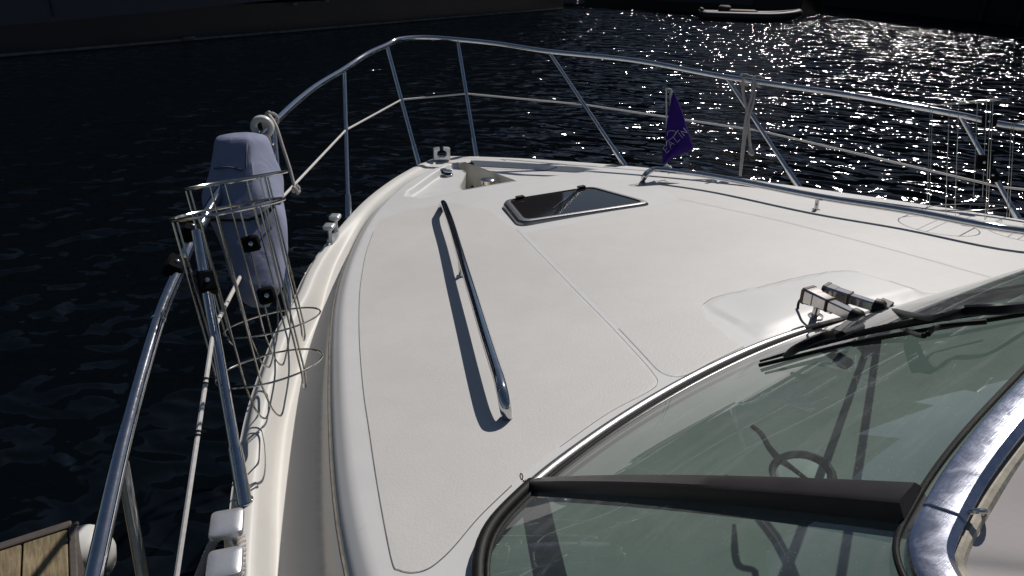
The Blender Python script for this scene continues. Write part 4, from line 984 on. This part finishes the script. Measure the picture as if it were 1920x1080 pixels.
dfo = tag(df.build('dock_fender', M['whiteplastic'], None), 'round white corner fender bulging from the end of the wooden pontoon', 'fender')
dfo_c = MB(); dfo_c.lathe(AZ(141, 981, .55), (.0, .25, 1), [(-.008, .011), (.001, .011), (.002, .007)], 16); q = dfo_c.build('fender_plug', M['dockedge'], None); q.parent = dfo

# ------------------------------------------------------------------ far craft and quay
A0 = np.array([-3.067, 22.77, 0]); A1 = np.array([19.396, 33.967, 0]); ud = unit(A1-A0); ub = np.array([-ud[1], ud[0], 0])
def slab(name, a, b, z0, z1, th, mt_, par, back=0.0, sub=20, bow=0.0):
    m_ = MB(); R_ = []
    for t in np.linspace(0, 1, sub):
        p = a+(b-a)*t; o_ = ub*back + ub*bow*max(0, t-.7)**2*11
        R_.append([p+o_+np.array([0, 0, z0]), p+o_+np.array([0, 0, z1]), p+o_+ub*th+np.array([0, 0, z1]), p+o_+ub*th+np.array([0, 0, z0])])
    m_.loft(R_); return m_.build(name, mt_, par, smooth=False)
sh = thing('moored_ship', 'long dark ship with black lower hull and slate blue topsides across the upper left', 'ship', tuple(A0))
P0 = A0-ud*12; P1 = A0+ud*31
slab('hull', P0, P1, -.3, 1.02, 6, M['hullblack'], sh)
slab('boot_stripe', P0, P1, .02, .085, .05, M['bootstripe'], sh, back=-.02)
# topsides whose lower edge rises to the right
m_ = MB(); R_ = []
for t in np.linspace(0, 1, 24):
    p = P0+(P1-P0)*t; s_ = (p-A0)@ud; zl = .74+.035*max(s_, -6)+.0006*max(s_, 0)**2; R_.append([p-ub*.035+np.array([0, 0, zl]), p-ub*.035+np.array([0, 0, 12.0]), p+ub*4+np.array([0, 0, 12.0]), p+ub*4+np.array([0, 0, zl])])
m_.loft(R_); m_.build('topsides', M['hullnavy'], sh, smooth=False)
for s_ in (-4.0, .1, 1.55):
    m_ = MB(); p = A0+ud*s_-ub*.045; m_.box(p+np.array([0, 0, 1.9]), [ud, (0, 0, 1), ub], (.02, 1.0, .012)); m_.build('hull_seam', M['hullblack'], sh)
for q in [(354, 71), (553, 8), (613, 2)]:
    d = ray(*q); t = ((A0-ub*.05-CAM)@ub)/(d@ub); p = CAM+d*t; m_ = MB(); m_.box(p, [ud, (0, 0, 1), ub], (.22 if q[0] < 400 else .10, .03, .03)); m_.build('rubbing_block', M['bootstripe'], sh)
Q0 = AZ(1095, 12, 0); Q1 = AZ(1500, 34, 0); Q2 = AZ(1925, 94, 0)
qd = unit(Q2-Q1); qb = np.array([-qd[1], qd[0], 0]); qb = qb if qb@Q1 > 0 else -qb
def wall(name, a, b, z0, z1, th, mt_, par, bk):
    m_ = MB(); m_.loft([[a+np.array([0, 0, z0]), a+np.array([0, 0, z1]), a+bk*th+np.array([0, 0, z1]), a+bk*th+np.array([0, 0, z0])], [b+np.array([0, 0, z0]), b+np.array([0, 0, z1]), b+bk*th+np.array([0, 0, z1]), b+bk*th+np.array([0, 0, z0])]]); return m_.build(name, mt_, par, smooth=False)
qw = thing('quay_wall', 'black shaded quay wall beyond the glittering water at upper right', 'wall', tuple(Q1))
wall('wall_face', Q1-qd*45+qb*10, Q2+qd*22+qb*10, -.5, 11, 8, M['quay'], qw, qb)  # height and setback chosen to shade far water and darken reflections
wc0 = Q1-qd*44+qb*9.9; wall('sky_block_wall', wc0, wc0+np.array([-75., 12., 0]), -.5, 14, 6, M['quay'], qw, np.array([0, 1., 0]))  # added wall closing the bright sky gap behind ship and barge
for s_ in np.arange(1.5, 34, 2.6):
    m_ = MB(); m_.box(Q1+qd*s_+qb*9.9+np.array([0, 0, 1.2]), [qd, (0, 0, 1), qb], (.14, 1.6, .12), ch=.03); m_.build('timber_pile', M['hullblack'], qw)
bg_ = thing('moored_barge', 'shadowed grey barge lying behind the small inflatable at the top', 'barge', tuple(Q0))
bd_ = unit(Q1-Q0); bb = np.array([-bd_[1], bd_[0], 0]); bb = bb if bb@Q0 > 0 else -bb
wall('hull', Q0, Q1, -.3, 1.1, 5, M['hullblack'], bg_, bb)
a_ = Q0+(Q1-Q0)*.35; b_ = Q0+(Q1-Q0)*.80; wall('deckhouse', a_-bb*.03, b_-bb*.03, .55, 3.0, 3, M['barge'], bg_, bb)
slab_ = wall('stern_block', Q0-bd_*4.5+bb*.3, Q0-bd_*.4+bb*.3, .45, 2.2, 3, M['barge'], bg_, bb)
# inflatable
i0_, i1_ = AZ(1302, 36, 0), AZ(1496, 42, 0); ic = (i0_+i1_)/2; idr = unit(i1_-i0_); isd = np.array([-idr[1], idr[0], 0]); IL = np.linalg.norm(i1_-i0_)
inf = thing('inflatable_boat', 'grey inflatable dinghy with faded orange top, tied in front of the grey barge', 'dinghy', tuple(ic))
m_ = MB()
def tubepath(off): return [ic-idr*IL*.46+isd*off*.9+np.array([0, 0, .22]), ic-idr*IL*.2+isd*off+np.array([0, 0, .22]), ic+idr*IL*.2+isd*off+np.array([0, 0, .24]), ic+idr*IL*.40+isd*off*.65+np.array([0, 0, .33])]
pth_ = tubepath(-.62)+[ic+idr*IL*.49+np.array([0, 0, .42])]+tubepath(.62)[::-1]
pc_ = cr(pth_, 8); m_.tube(pc_, [.12]+[.21]*(len(pc_)-2)+[.12], 14); m_.build('side_tube', M['greyrubber'], inf)
m_ = MB(); m_.tube([p+np.array([0, 0, .17]) for p in pc_], .075, 8, flat=.6); m_.build('tube_top_strip', M['orange'], inf)
m_ = MB(); m_.box(ic+np.array([0, 0, .12]), [idr, isd, (0, 0, 1)], (IL*.42, .5, .05)); m_.build('floor', M['underside'], inf)
m_ = MB(); m_.box(ic-idr*IL*.05+np.array([0, 0, .42]), [idr, isd, (0, 0, 1)], (.7, .55, .09), ch=.03); m_.build('seat', M['orange'], inf)
m_ = MB(); m_.box(ic-idr*IL*.22+np.array([0, 0, .50]), [idr, isd, (0, 0, 1)], (.28, .3, .20), ch=.06); m_.build('fuel_tank', M['orange'], inf)
m_ = MB(); m_.box(ic-idr*IL*.44+np.array([0, 0, .38]), [idr, isd, (0, 0, 1)], (.06, .5, .18), ch=.02); m_.build('transom', M['brownwood'], inf)
